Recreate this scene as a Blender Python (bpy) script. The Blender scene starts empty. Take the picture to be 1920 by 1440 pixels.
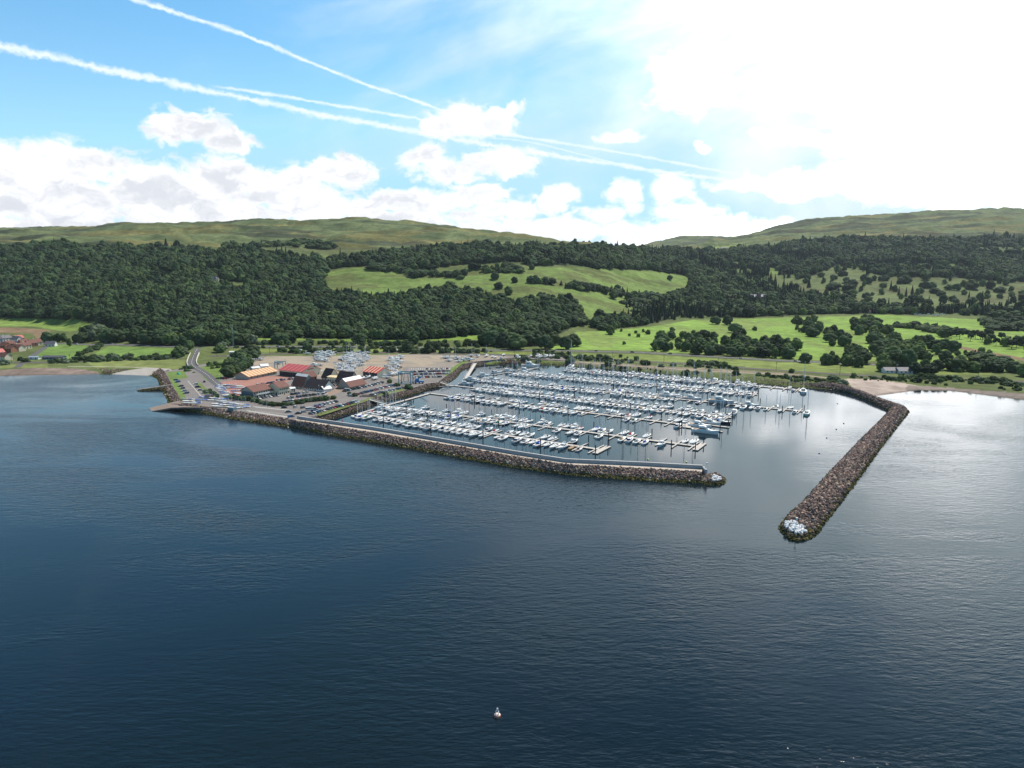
import bpy, math, random
import numpy as np
random.seed(7)
RNG = np.random.default_rng(11)
R = math.radians
S = bpy.context.scene
COL = S.collection

# ------------------------------------------------------------------ camera, sky, sun, exposure
FPX, CAMZ, HORIZON = 1321.0, 100.0, 500.0
PITCH = math.atan((720 - HORIZON) / FPX)
cam_d = bpy.data.cameras.new('camera')
cam_d.sensor_width = 36; cam_d.lens = 36 * FPX / 1920; cam_d.clip_start = 1; cam_d.clip_end = 30000
cam = bpy.data.objects.new('camera', cam_d); COL.objects.link(cam)
cam.location = (0, 0, CAMZ); cam.rotation_euler = (math.pi / 2 - PITCH, 0, 0)
S.camera = cam
S.view_settings.view_transform = 'Standard'; S.view_settings.look = 'None'
S.view_settings.exposure = 0.28; S.view_settings.gamma = 1
HAZE = 2.4e-5
SUN_AZ, SUN_EL = R(40), R(56)

def rays(px, py):
    px = np.asarray(px, float); py = np.asarray(py, float)
    c, s = math.cos(PITCH), math.sin(PITCH)
    X = px - 960; Y = 720 - py
    return np.stack(np.broadcast_arrays(X, FPX * c + Y * s, -FPX * s + Y * c), -1)
def azel(px, py):
    d = rays(px, py)
    return np.degrees(np.arctan2(d[..., 0], d[..., 1])), np.degrees(np.arctan2(d[..., 2], np.hypot(d[..., 0], d[..., 1])))
def gp(px, py, z=0.0):
    d = rays(px, py); t = (z - CAMZ) / d[..., 2]
    return np.stack([d[..., 0] * t, d[..., 1] * t, np.broadcast_to(z, t.shape)], -1)
def proj(x, y, z):
    c, s = math.cos(PITCH), math.sin(PITCH)
    zz = z - CAMZ
    f = y * c - zz * s; u = y * s + zz * c
    return 960 + FPX * x / f, 720 - FPX * u / f

class NT:
    """small helper that writes node trees as expressions"""
    def __init__(s, tree): s.t = tree
    def node(s, typ, **kw):
        n = s.t.nodes.new(typ)
        for k, v in kw.items(): setattr(n, k, v)
        return n
    def put(s, sock, v):
        if v is None: return
        if isinstance(v, bpy.types.NodeSocket): s.t.links.new(v, sock)
        else:
            if hasattr(sock.default_value, '__len__') and len(sock.default_value) == 4 and len(v) == 3: v = (*v, 1)
            elif hasattr(v, '__len__') and len(v) == 4 and len(sock.default_value) == 3: v = v[:3]
            sock.default_value = v
    def m(s, op, a, b=None, c=None, clamp=False):
        n = s.node('ShaderNodeMath', operation=op); n.use_clamp = clamp
        for i, v in enumerate((a, b, c)): s.put(n.inputs[i], v)
        return n.outputs[0]
    def v(s, op, a, b=None):
        n = s.node('ShaderNodeVectorMath', operation=op)
        s.put(n.inputs[0], a); s.put(n.inputs[1], b)
        return n.outputs['Value' if op in ('LENGTH', 'DOT_PRODUCT') else 'Vector']
    def mr(s, v, a, b, c=0., d=1., smooth=True):
        n = s.node('ShaderNodeMapRange', interpolation_type='SMOOTHSTEP' if smooth else 'LINEAR')
        for i, x in enumerate((v, a, b, c, d)): s.put(n.inputs[i], x)
        return n.outputs[0]
    def mix(s, f, a, b):
        n = s.node('ShaderNodeMix', data_type='RGBA')
        s.put(n.inputs[0], f); s.put(n.inputs[6], a); s.put(n.inputs[7], b)
        return n.outputs[2]
    def noise(s, vec, scale, detail=5, rough=.55, dist=0.):
        n = s.node('ShaderNodeTexNoise')
        s.put(n.inputs['Vector'], vec); n.inputs['Scale'].default_value = scale
        n.inputs['Detail'].default_value = detail; n.inputs['Roughness'].default_value = rough
        n.inputs['Distortion'].default_value = dist
        return n.outputs['Fac']
    def vec(s, x, y, z=0.):
        n = s.node('ShaderNodeCombineXYZ')
        for i, q in enumerate((x, y, z)): s.put(n.inputs[i], q)
        return n.outputs[0]

world = bpy.data.worlds.new('World'); S.world = world; world.use_nodes = True
wt = world.node_tree; wt.nodes.clear(); N = NT(wt)
sky = N.node('ShaderNodeTexSky', sky_type='NISHITA'); sky.sun_disc = False
sky.sun_elevation = SUN_EL; sky.sun_rotation = SUN_AZ; sky.altitude = 100
sky.air_density = 1.0; sky.dust_density = 0.4; sky.ozone_density = 2.0
gen = N.node('ShaderNodeTexCoord').outputs['Generated']
sep = N.node('ShaderNodeSeparateXYZ'); wt.links.new(gen, sep.inputs[0])
AZ = N.m('MULTIPLY', N.m('ARCTAN2', sep.outputs[0], sep.outputs[1]), 57.2958)
EL = N.m('MULTIPLY', N.m('ARCSINE', sep.outputs[2]), 57.2958)
P = N.vec(AZ, EL, 0)
SKYK = 10.0     # clouds are written for display brightness 1 and the background strength is 1/SKYK
SKYT = (1.2, 1.48, 1.46)
def wn(vec, scale, det):
    n = N.node('ShaderNodeTexNoise'); wt.links.new(vec, n.inputs['Vector']); n.inputs['Scale'].default_value = scale; n.inputs['Detail'].default_value = det; return n.outputs['Color']
def blob_field(blobs):
    out = None
    for (px, py, rx, ry) in blobs:
        a0, e0 = azel(px, py)
        k = 1321 / 57.3
        ra = rx / k * math.cos(R(float(a0))) ; re = ry / k * .93
        d = N.v('LENGTH', N.v('MULTIPLY', N.v('SUBTRACT', P, (float(a0), float(e0), 0)), (1 / ra, 1 / re, 0)))
        out = d if out is None else N.m('MINIMUM', out, d)
    return N.m('SUBTRACT', 1.0, out)
CUM = [(-250, 355, 330, 90), (20, 318, 130, 48), (150, 312, 120, 44), (90, 370, 260, 70), (290, 345, 120, 48), (400, 345, 90, 50), (330, 390, 260, 50), (520, 352, 90, 50), (590, 385, 150, 40), (645, 322, 74, 34), (650, 295, 28, 14),
       (345, 240, 74, 34), (420, 262, 56, 26), (290, 228, 30, 16), (880, 226, 84, 34), (830, 230, 50, 20), (925, 215, 50, 26), (800, 290, 50, 24), (850, 318, 84, 34), (950, 305, 60, 34), (780, 385, 110, 30), (900, 365, 66, 30), (960, 395, 90, 26),
       (1045, 366, 60, 22), (1170, 362, 28, 22), (1262, 362, 46, 32), (1285, 400, 50, 16), (1165, 260, 44, 13), (1305, 271, 13, 8), (1400, 342, 60, 15), (1490, 356, 52, 16), (1130, 402, 70, 20), (1040, 432, 260, 26), (1350, 442, 330, 30), (700, 415, 260, 26),
       (150, 430, 420, 26), (1760, 235, 150, 70), (1850, 300, 130, 60), (1290, 150, 80, 50), (1620, 170, 100, 50), (1468, 175, 50, 24), (1875, 110, 90, 70), (1770, 50, 60, 34), (1640, 330, 190, 30), (1820, 360, 140, 36), (1925, 190, 40, 44), (2200, 300, 260, 110), (1490, 250, 46, 15)]
P0 = P; P = N.v('ADD', P, N.v('MULTIPLY', N.v('SUBTRACT', wn(P, .28, 4), (.5, .5, .5)), (4.5, 2.4, 0)))
bf = blob_field(CUM); P = P0
PW = N.v('ADD', P, N.v('MULTIPLY', N.v('SUBTRACT', wn(P, .45, 6), (.5, .5, .5)), (3.4, 2.2, 0)))
def cn(off): return N.noise(N.v('MULTIPLY', N.v('ADD', PW, off), (1, 1.6, 1)), .40, 10, .62)
n1 = cn((0, 0, 0)); n1b = cn((-.45, -.8, 0))
dens = N.m('ADD', bf, N.m('MULTIPLY', N.m('SUBTRACT', n1, .5), 2.5))
cmask = N.mr(dens, N.mr(AZ, 2., 16., -.12, -.35), N.mr(AZ, 2., 16., .42, 1.0))
lowf = N.noise(N.v('MULTIPLY', N.v('ADD', PW, (7.3, 2.1, 0)), (1, 2.3, 1)), .17, 4, .5)
lit = N.mr(N.m('ADD', N.m('ADD', N.m('MULTIPLY', N.m('SUBTRACT', n1b, n1), 2.2), .5), N.m('ADD', N.m('MULTIPLY', N.m('SUBTRACT', lowf, .5), 3.0), N.m('MULTIPLY', N.m('SUBTRACT', .35, dens), .75))), -.45, .85)
ccol = N.mix(lit, (.66, .68, .73), (.96, .96, .97))
ccol = N.mix(N.mr(AZ, -12., 8., 0., .85), ccol, (.96, .97, .98))
sg = N.mr(AZ, 6., 22., 1., 3.2); ccol = N.v('MULTIPLY', ccol, N.vec(sg, sg, sg))
def ell(px, py, rx, ry):
    a0, e0 = azel(px, py); k = 1321 / 57.3
    return N.v('LENGTH', N.v('MULTIPLY', N.v('SUBTRACT', P, (float(a0), float(e0), 0)), (k / rx, k / ry, 0)))
wisp = N.noise(N.v('MULTIPLY', N.vec(N.m('ADD', AZ, N.m('MULTIPLY', EL, -.5)), N.m('ADD', EL, N.m('MULTIPLY', AZ, -.22)), 0), (.5, 1.9, 1)), .13, 7, .55, .5)
wispb = N.noise(N.v('MULTIPLY', N.vec(N.m('ADD', AZ, N.m('MULTIPLY', EL, .9)), N.m('ADD', EL, N.m('MULTIPLY', AZ, -.5)), 0), (.6, 1.2, 1)), .10, 6, .55, .4)
vf = N.m('MAXIMUM', N.m('SUBTRACT', 1.0, ell(1560, 40, 760, 290)), N.m('MAXIMUM', N.m('SUBTRACT', 1.0, ell(1800, 200, 560, 330)), N.m('SUBTRACT', .9, ell(1285, 150, 110, 70))))
veil = N.m('MULTIPLY', N.mr(N.m('ADD', vf, N.m('ADD', N.m('MULTIPLY', N.m('SUBTRACT', wispb, .5), 1.9), N.m('MULTIPLY', N.m('SUBTRACT', wisp, .5), .9))), -.38, 1.05), .93)
wis2 = N.m('MULTIPLY', N.mr(wisp, .50, .74), N.m('MULTIPLY', N.mr(N.m('ABSOLUTE', N.m('SUBTRACT', AZ, -6.)), 19., 6.), N.mr(EL, 7., 13.)))
low = N.m('MULTIPLY', N.mr(EL, 17., 0.), N.mr(AZ, -30., 20., .5, .8))
hs = N.node('ShaderNodeHueSaturation'); hs.inputs['Saturation'].default_value = 1.1; hs.inputs['Value'].default_value = 1.0
wt.links.new(sky.outputs[0], hs.inputs['Color'])
kz = N.mr(EL, 22., 44., 1., .24)  # high sky, mostly out of view, darkened to deepen the water's reflections
base = N.v('MULTIPLY', N.v('MULTIPLY', hs.outputs[0], SKYT), N.vec(N.m('MULTIPLY', kz, N.mr(EL, 6., 26., 1., .74)), kz, kz))
def K(c): return tuple(x * SKYK for x in c)
base = N.v('MINIMUM', base, K((.38, .67, .85)))
c = N.mix(low, base, K((.40, .73, .89)))
c = N.mix(N.m('MULTIPLY', wis2, .4), c, K((.69, .82, .89)))
glow = N.m('MULTIPLY', N.mr(ell(1900, -420, 1050, 560), 1., .1, 1., 2.3), N.mr(wispb, .3, .7, .9, 1.08))  # brightness added to the veil towards the sun, mostly above view, for water reflections
c = N.mix(veil, c, N.v('MULTIPLY', N.vec(glow, glow, glow), K((.74, .83, .87))))
def trail(pts, w0, w1, a_in, a_out, op, sd):
    a, e = azel([p[0] for p in pts], [p[1] for p in pts])
    q = np.polyfit(a, e, min(5, len(pts) - 1))
    t = 0.
    for k in q: t = N.m('MULTIPLY_ADD', t, AZ, float(k))
    f = N.mr(AZ, float(azel(*pts[0])[0]), float(azel(*pts[-1])[0]), w0, w1, False)
    PO = N.v('ADD', P, (sd * 31., sd * 17., 0))
    rag = N.m('MULTIPLY', N.m('SUBTRACT', N.noise(PO, 1.9, 6, .65), .5), N.m('MULTIPLY', f, 2.2))
    big = N.m('MULTIPLY', N.m('SUBTRACT', N.noise(PO, .3, 3, .5), .5), N.m('MULTIPLY', f, 1.6))
    d = N.m('ABSOLUTE', N.m('SUBTRACT', N.m('ADD', EL, N.m('ADD', rag, big)), t))
    fv = N.m('MULTIPLY', f, N.mr(N.noise(PO, .8, 3, .5), .3, .7, .7, 1.3))
    mk = N.m('MULTIPLY', N.m('SUBTRACT', 1., N.mr(N.m('DIVIDE', d, fv), .0, 1.25)), N.mr(N.noise(PO, .6, 5, .6), .3, .62, .62, 1.))
    mk = N.m('MULTIPLY', mk, N.m('MULTIPLY', N.mr(AZ, a_in - 1, a_in + 1), N.mr(AZ, a_out + 2, a_out - 1)))
    mk = N.m('MULTIPLY', mk, N.m('GREATER_THAN', sep.outputs[1], 0.))
    return N.m('MULTIPLY', mk, op)
A_ = lambda px: float(azel(px, 300)[0])
TR = [([(0, 86), (200, 130), (400, 173), (600, 213), (800, 251), (1000, 285), (1200, 316), (1380, 340), (1530, 358)], .34, .15, -60., A_(1560), 1.),
      ([(380, 160), (500, 176), (700, 209), (900, 243), (1100, 276), (1300, 311), (1500, 350)], .15, .12, A_(420), A_(1540), .85),
      ([(900, 262), (1000, 268), (1100, 292), (1180, 312), (1240, 330)], .10, .05, A_(930), A_(1230), .6),
      ([(200, -25), (270, 3), (380, 42), (460, 62), (530, 97), (640, 141), (730, 173), (830, 208)], .22, .13, -60., A_(830), .95)]
for i_, (pts, w0, w1, ai, ao, op) in enumerate(TR):
    c = N.mix(trail(pts, w0, w1, ai, ao, op, i_), c, K((.80, .89, .93)))
c = N.mix(cmask, c, N.v('MULTIPLY', ccol, (SKYK, SKYK, SKYK)))
bg = N.node('ShaderNodeBackground'); wt.links.new(c, bg.inputs[0]); bg.inputs[1].default_value = 1 / SKYK
wt.links.new(bg.outputs[0], N.node('ShaderNodeOutputWorld').inputs[0])
world.cycles.sampling_method = 'MANUAL'; world.cycles.sample_map_resolution = 512

sun_d = bpy.data.lights.new('sun', 'SUN'); sun_d.energy = 4.7; sun_d.angle = R(.55); sun_d.color = (1, .95, .87)
sun = bpy.data.objects.new('sun', sun_d); COL.objects.link(sun)
sun.rotation_euler = (math.pi / 2 - SUN_EL, 0, math.pi - SUN_AZ)
sun.rotation_euler = (-(math.pi / 2 - SUN_EL), 0, -SUN_AZ)
S.cycles.max_bounces = 5; S.cycles.diffuse_bounces = 2; S.cycles.glossy_bounces = 3; S.cycles.transparent_max_bounces = 6
S.cycles.volume_bounces = 0; S.cycles.caustics_reflective = False; S.cycles.caustics_refractive = False
S.cycles.sample_clamp_indirect = 4

# ------------------------------------------------------------------ helpers
def material(name, col, rough=.8, metal=0., spec=.3, var=0., vscale=1., var2=None, attr=None, bump=0., bscale=1., rnd=0., rndhue=None, noise_dist=0.):
    m = bpy.data.materials.new(name); m.use_nodes = True; t = m.node_tree; n = NT(t)
    b = t.nodes['Principled BSDF']
    b.inputs['Roughness'].default_value = rough; b.inputs['Metallic'].default_value = metal
    b.inputs['Specular IOR Level'].default_value = spec
    cc = (*col, 1)
    oc = n.node('ShaderNodeTexCoord').outputs['Object']
    if attr: cc = n.node('ShaderNodeAttribute', attribute_name=attr).outputs['Color']
    if var:
        f = n.noise(oc, vscale, 6, .6, noise_dist)
        k = n.mr(f, .3, .7, 1 - var, 1 + var, False)
        if var2: cc = n.mix(n.mr(f, .42, .62), cc, (*var2, 1))
        cc = n.v('MULTIPLY', cc, n.vec(k, k, k))
    if rnd or rndhue:
        r = n.node('ShaderNodeObjectInfo').outputs['Random']
        if rndhue: cc = n.mix(r, cc, (*rndhue, 1))
        if rnd:
            k = n.mr(n.m('FRACT', n.m('MULTIPLY', r, 7.31)), 0., 1., 1 - rnd, 1 + rnd, False)
            cc = n.v('MULTIPLY', cc, n.vec(k, k, k))
    n.put(b.inputs['Base Color'], cc)
    if bump:
        bn = n.node('ShaderNodeBump'); bn.inputs['Strength'].default_value = 1; bn.inputs['Distance'].default_value = bump
        t.links.new(n.noise(oc, bscale, 6, .6), bn.inputs['Height']); t.links.new(bn.outputs[0], b.inputs['Normal'])
    return m

def mesh_np(name, V, F, mats, mi=None, smooth=False, colors=None):
    V = np.asarray(V, np.float32); F = np.asarray(F, np.int32); k = F.shape[1]
    me = bpy.data.meshes.new(name)
    me.vertices.add(len(V)); me.vertices.foreach_set('co', V.ravel())
    me.loops.add(F.size); me.loops.foreach_set('vertex_index', F.ravel())
    me.polygons.add(len(F)); me.polygons.foreach_set('loop_start', np.arange(0, F.size, k, dtype=np.int32))
    me.polygons.foreach_set('loop_total', np.full(len(F), k, np.int32))
    if mi is not None: me.polygons.foreach_set('material_index', np.asarray(mi, np.int32))
    me.polygons.foreach_set('use_smooth', np.full(len(F), smooth))
    for m in mats: me.materials.append(m)
    if colors is not None:
        a = me.color_attributes.new('Col', 'FLOAT_COLOR', 'POINT')
        cc = np.ones((len(V), 4), np.float32); cc[:, :3] = colors
        a.data.foreach_set('color', cc.ravel())
    me.update(); me.validate()
    return me

class MB:
    """collects polygons, each with a material slot"""
    def __init__(s): s.V = []; s.F = []; s.M = []
    def add(s, vs, fs, m=0):
        o = len(s.V); s.V += [tuple(map(float, v)) for v in vs]
        s.F += [tuple(i + o for i in f) for f in fs]; s.M += [m] * len(fs); return s
    def box(s, x0, x1, y0, y1, z0, z1, m=0, tx=0., ty=0.):
        v = [(x0, y0, z0), (x1, y0, z0), (x1, y1, z0), (x0, y1, z0), (x0 + tx, y0 + ty, z1), (x1 - tx, y0 + ty, z1), (x1 - tx, y1 - ty, z1), (x0 + tx, y1 - ty, z1)]
        return s.add(v, [(3, 2, 1, 0), (4, 5, 6, 7), (0, 1, 5, 4), (1, 2, 6, 5), (2, 3, 7, 6), (3, 0, 4, 7)], m)
    def tube(s, p0, p1, r0, r1=None, n=5, m=0):
        r1 = r0 if r1 is None else r1
        p0 = np.array(p0, float); p1 = np.array(p1, float); d = p1 - p0; d /= np.linalg.norm(d)
        a = np.cross(d, (0, 0, 1) if abs(d[2]) < .9 else (1, 0, 0)); a /= np.linalg.norm(a); b = np.cross(d, a)
        v = []
        for p, r in ((p0, r0), (p1, r1)):
            for i in range(n):
                t = 2 * math.pi * i / n; v.append(p + r * (math.cos(t) * a + math.sin(t) * b))
        f = [(i, (i + 1) % n, n + (i + 1) % n, n + i) for i in range(n)] + [tuple(range(n))[::-1], tuple(range(n, 2 * n))]
        return s.add(v, f, m)
    def loft(s, rings, m=0, closed=True, caps=True):
        n = len(rings[0]); v = [p for r in rings for p in r]; f = []
        for i in range(len(rings) - 1):
            for j in range(n if closed else n - 1):
                k = (j + 1) % n; f.append((i * n + j, i * n + k, (i + 1) * n + k, (i + 1) * n + j))
        if caps: f += [tuple(range(n))[::-1], tuple(range((len(rings) - 1) * n, len(rings) * n))]
        return s.add(v, f, m)
    def prism(s, pts, z0, z1, m=0, mtop=None):
        n = len(pts); zz = [p[2] if len(p) > 2 else 0 for p in pts]
        v = [(p[0], p[1], z0) for p in pts] + [(p[0], p[1], z1) for p in pts]
        s.add(v, [(i, (i + 1) % n, n + (i + 1) % n, n + i) for i in range(n)], m)
        return s.add(v[n:], [tuple(range(n))], m if mtop is None else mtop)
    def mesh(s, name, mats, smooth=False):
        me = bpy.data.meshes.new(name); me.from_pydata(s.V, [], s.F)
        for m in mats: me.materials.append(m)
        me.polygons.foreach_set('material_index', s.M)
        if smooth: me.polygons.foreach_set('use_smooth', [True] * len(me.polygons))
        me.update(); return me
    def tri(s):
        T = []; M = []
        for f, m in zip(s.F, s.M):
            for i in range(1, len(f) - 1): T.append((f[0], f[i], f[i + 1])); M.append(m)
        return np.array(s.V), np.array(T), np.array(M)

def link(name, data, parent=None):
    o = bpy.data.objects.new(name, data); COL.objects.link(o)
    if parent is not None: o.parent = parent
    return o
def tag(o, label, cat, group=None, kind=None):
    o['label'] = label; o['category'] = cat
    if group: o['group'] = group
    if kind: o['kind'] = kind
    return o
def struct(name, me, kind='structure', label=None):
    o = link(name, me); o['kind'] = kind
    if label: o['label'] = label
    return o
def thing(name, loc, rz, label, cat, group=None):
    o = link(name, None); o.location = loc; o.rotation_euler = (0, 0, rz); o.empty_display_size = .5
    return tag(o, label, cat, group)
def place(name, parts, loc, rz, sc, label, cat, group=None, tilt=None):
    """one countable thing: an Empty and its parts; repeats share mesh data. parts: (name, mesh, [subparts])"""
    r = link(name, None); r.location = loc; r.rotation_euler = (0, 0, rz) if tilt is None else (tilt[0], tilt[1], rz)
    r.scale = sc if hasattr(sc, '__len__') else (sc, sc, sc); r.empty_display_size = .5
    tag(r, label, cat, group)
    for p in parts:
        o = link(p[0], p[1], r)
        if len(p) > 2:
            for q in p[2]: link(q[0], q[1], o)
    return r
_o1 = 'zeroth first second third fourth fifth sixth seventh eighth ninth tenth eleventh twelfth thirteenth fourteenth fifteenth sixteenth seventeenth eighteenth nineteenth'.split()
_t = {20: 'twent', 30: 'thirt', 40: 'fort', 50: 'fift', 60: 'sixt', 70: 'sevent', 80: 'eight', 90: 'ninet'}
def nth(n):
    if n < 20: return _o1[n]
    if n % 10 == 0: return _t[n] + 'ieth'
    return _t[n - n % 10] + 'y-' + _o1[n % 10]

def vnoise(x, y, seed=0):
    xi = np.floor(x).astype(np.int64); yi = np.floor(y).astype(np.int64); fx = x - xi; fy = y - yi
    fx = fx * fx * (3 - 2 * fx); fy = fy * fy * (3 - 2 * fy)
    def h(a, b):
        n = (a * 374761393 + b * 668265263 + seed * 974711) & 0xffffffff
        n = ((n ^ (n >> 13)) * 1274126177) & 0xffffffff
        return ((n ^ (n >> 16)) & 0xffff) / 65535.
    return (h(xi, yi) * (1 - fx) + h(xi + 1, yi) * fx) * (1 - fy) + (h(xi, yi + 1) * (1 - fx) + h(xi + 1, yi + 1) * fx) * fy
def fbm(x, y, wl, oct=4, seed=0):
    a = 1.; t = 0.; s = 0.
    for i in range(oct):
        t = t + a * (vnoise(x / wl + 17.3 * i, y / wl - 9.1 * i, seed + i) - .5); s += a; a *= .5; wl *= .5
    return t / s * 2
def inpoly(x, y, poly):
    r = np.zeros(np.shape(x), bool); n = len(poly); j = n - 1
    for i in range(n):
        xi, yi = poly[i]; xj, yj = poly[j]
        c1 = (yi > y) != (yj > y)
        if yi != yj: r ^= c1 & (x < (xj - xi) * (y - yi) / (yj - yi) + xi)
        j = i
    return r
def sstep(x, a, b):
    t = np.clip((x - a) / (b - a), 0, 1); return t * t * (3 - 2 * t)

# ------------------------------------------------------------------ terrain heights
# per column of azimuth: coast row, beach width, foot row, then (distance, row) of the slope, the shoulder and the skyline, and of a far ridge
COASTC = [(-900, 760, 14), (-300, 716, 25), (0, 706, 26), (100, 704, 26), (200, 702, 20), (300, 698, 10), (330, 695, 10), (820, 694, 10), (850, 686, 9), (880, 682, 9), (900, 684, 9), (960, 680, 9),
          (1000, 681, 9), (1100, 688, 9), (1200, 696, 9), (1300, 706, 9), (1400, 716, 10), (1510, 727, 10), (1570, 731, 14), (1600, 736, 40), (1650, 745, 60), (1690, 740, 45), (1740, 733, 24), (1800, 734, 18),
          (1920, 748, 14), (2300, 800, 14), (3200, 900, 14)]
SLOPE = [(-900, 600, 1500, 530, 1900, 470, 2700, 440, 5500, 470), (-300, 600, 1500, 530, 1900, 462, 2700, 432, 5500, 430), (0, 600, 1500, 530, 1900, 461, 2700, 431, 5500, 428), (110, 610, 1450, 535, 1900, 461, 2700, 430, 5500, 427),
         (150, 625, 1400, 540, 1900, 461, 2700, 428, 5500, 434), (250, 638, 1330, 545, 1900, 463, 2600, 417, 5500, 460), (330, 643, 1300, 545, 1870, 463, 2650, 420, 5500, 460), (400, 645, 1300, 545, 1850, 463, 2700, 419, 5500, 460), (510, 645, 1300, 548, 1850, 467, 2700, 411, 5500, 460),
         (600, 645, 1280, 562, 1800, 477, 2700, 413, 5500, 460), (690, 643, 1260, 562, 1750, 484, 2700, 408, 5500, 460), (760, 642, 1250, 562, 1720, 488, 2650, 414, 5500, 460), (850, 640, 1240, 565, 1700, 490, 2600, 424, 5500, 460), (1000, 632, 1250, 565, 1650, 492, 2400, 446, 5500, 470),
         (1100, 616, 1320, 565, 1700, 500, 2200, 459, 5500, 480), (1200, 606, 1480, 562, 1900, 505, 2400, 472, 5500, 462), (1260, 600, 1600, 556, 2050, 505, 2900, 466, 5500, 446), (1310, 597, 1700, 552, 2200, 503, 3200, 456, 5500, 440), (1370, 593, 1780, 550, 2400, 496, 3800, 443, 5500, 446),
         (1450, 590, 1800, 552, 2500, 490, 4000, 423, 5500, 450), (1550, 588, 1800, 552, 2600, 484, 4200, 408, 5500, 450), (1650, 588, 1800, 552, 2600, 482, 4200, 398, 5500, 450), (1750, 587, 1800, 554, 2600, 481, 4200, 392, 5500, 450), (1840, 586, 1800, 555, 2600, 481, 4200, 389, 5500, 450),
         (1920, 586, 1800, 555, 2600, 481, 4200, 390, 5500, 450), (2300, 590, 1800, 556, 2600, 484, 4200, 396, 5500, 450), (3200, 600, 1800, 560, 2600, 500, 4200, 430, 5500, 450)]
AZG = np.radians(np.arange(-62, 62.01, .1)); DG = np.arange(400., 9600., 8.)
def tanel(px, py):
    d = rays(px, py); return d[..., 2] / np.hypot(d[..., 0], d[..., 1])
def colaz(px): return math.atan2(px - 960, FPX * math.cos(PITCH) + 170 * math.sin(PITCH))
ca = np.array([colaz(r[0]) for r in COASTC]); D0 = np.interp(AZG, ca, [-CAMZ / tanel(r[0], r[1]) for r in COASTC]); BW = np.interp(AZG, ca, [r[2] for r in COASTC])
sa = np.array([colaz(r[0]) for r in SLOPE]); SEC = 1 / np.cos(sa)
ZF = 6.0
Df = np.interp(AZG, sa, [(ZF - CAMZ) / tanel(r[0], r[1]) for r in SLOPE])
def gsm(a, s, ax=-1):
    k = np.exp(-.5 * (np.arange(-3 * s, 3 * s + 1) / s) ** 2); k /= k.sum()
    return np.apply_along_axis(lambda v: np.convolve(np.pad(v, 3 * s, mode='edge'), k, 'valid'), ax, a)
Df = gsm(Df, 12)
DM = np.maximum(D0 + BW + 6, Df * .868)
nodesD = [D0 - 60, D0, D0 + BW, DM, Df]; nodesZ = [np.full_like(D0, -5), np.zeros_like(D0), np.full_like(D0, 2.9), np.full_like(D0, 3.05), np.full_like(D0, ZF)]
for k in range(4):
    Dk = gsm(np.interp(AZG, sa, [r[2 + 2 * k] * q for r, q in zip(SLOPE, SEC)]), 8)
    te = gsm(np.interp(AZG, sa, [tanel(r[0], r[3 + 2 * k]) for r in SLOPE]), 4 if k == 2 else 10)
    if k == 3:
        nodesD.append(nodesD[-1] + 500); nodesZ.append(nodesZ[-1] * .82 - 8)
    nodesD.append(Dk); nodesZ.append(CAMZ + Dk * te)
nodesD.append(np.full_like(D0, 9500) + nodesD[-1] * .2); nodesZ.append(np.full_like(D0, 50))
ZG = np.empty((len(AZG), len(DG)))
for i in range(len(AZG)):
    ZG[i] = np.interp(DG, [q[i] for q in nodesD], [q[i] for q in nodesZ])
sm = gsm(ZG, 6, 1); w = sstep(DG[None, :], Df[:, None] - 30, Df[:, None] + 60)
ZG = ZG * (1 - w) + sm * w
GDX = 8.
def tz(x, y):
    D = np.hypot(x, y); a = np.arctan2(x, y)
    ia = np.clip((a - AZG[0]) / R(.1), 0, len(AZG) - 1.001); i0 = ia.astype(int); fa = ia - i0
    # coast profile is evaluated exactly, the hills from the table
    idd = np.clip((D - 400) / GDX, 0, len(DG) - 1.001); d0 = idd.astype(int); fd = idd - d0
    z = (ZG[i0, d0] * (1 - fd) + ZG[i0, d0 + 1] * fd) * (1 - fa) + (ZG[i0 + 1, d0] * (1 - fd) + ZG[i0 + 1, d0 + 1] * fd) * fa
    d00 = D0[i0] * (1 - fa) + D0[i0 + 1] * fa; bw = BW[i0] * (1 - fa) + BW[i0 + 1] * fa
    s = D - d00
    coast = np.where(s < 0, s * .1, np.minimum(s / bw, 1) * 2.9)
    z = np.where(s < bw, coast, z); z = np.maximum(z, -6)
    amp = sstep(z, 10, 90)
    n = fbm(x, y, 420, 5, 3) * 12 + np.abs(fbm(x, y, 120, 4, 9)) * 17
    led = fbm(x * .25, y, 60, 4, 5) * 15 * sstep(z, 120, 190)
    z = z + amp * (n + led)
    z = z + sstep(s, bw, bw + 60) * fbm(x, y, 90, 3, 21) * .2
    # embankment that lifts the access road over the railway
    ex, ey = EMB
    z = z + 4.5 * np.exp(-(((x - ex) / 16) ** 2 + ((y - ey) / 42) ** 2))
    return z
EMB = gp(366, 664, 3.)[:2]
def hit(px, py):
    px = np.atleast_1d(np.asarray(px, float)); py = np.atleast_1d(np.asarray(py, float))
    d = rays(px, py); h = np.hypot(d[:, 0], d[:, 1]); ux, uy, t = d[:, 0] / h, d[:, 1] / h, d[:, 2] / h
    Ds = np.concatenate([np.arange(420, 1500, 5.), np.arange(1500, 6600, 12.)])
    X = ux[:, None] * Ds; Y = uy[:, None] * Ds
    up = tz(X, Y) >= CAMZ + t[:, None] * Ds
    i = np.where(up.any(1), up.argmax(1), len(Ds) - 1); D1 = Ds[i]; Dm = Ds[np.maximum(i - 1, 0)]
    for _ in range(7):
        m = (D1 + Dm) / 2; u = tz(ux * m, uy * m) >= CAMZ + t * m
        D1 = np.where(u, m, D1); Dm = np.where(u, Dm, m)
    x, y = ux * D1, uy * D1
    return np.stack([x, y, tz(x, y)], -1)

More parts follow.
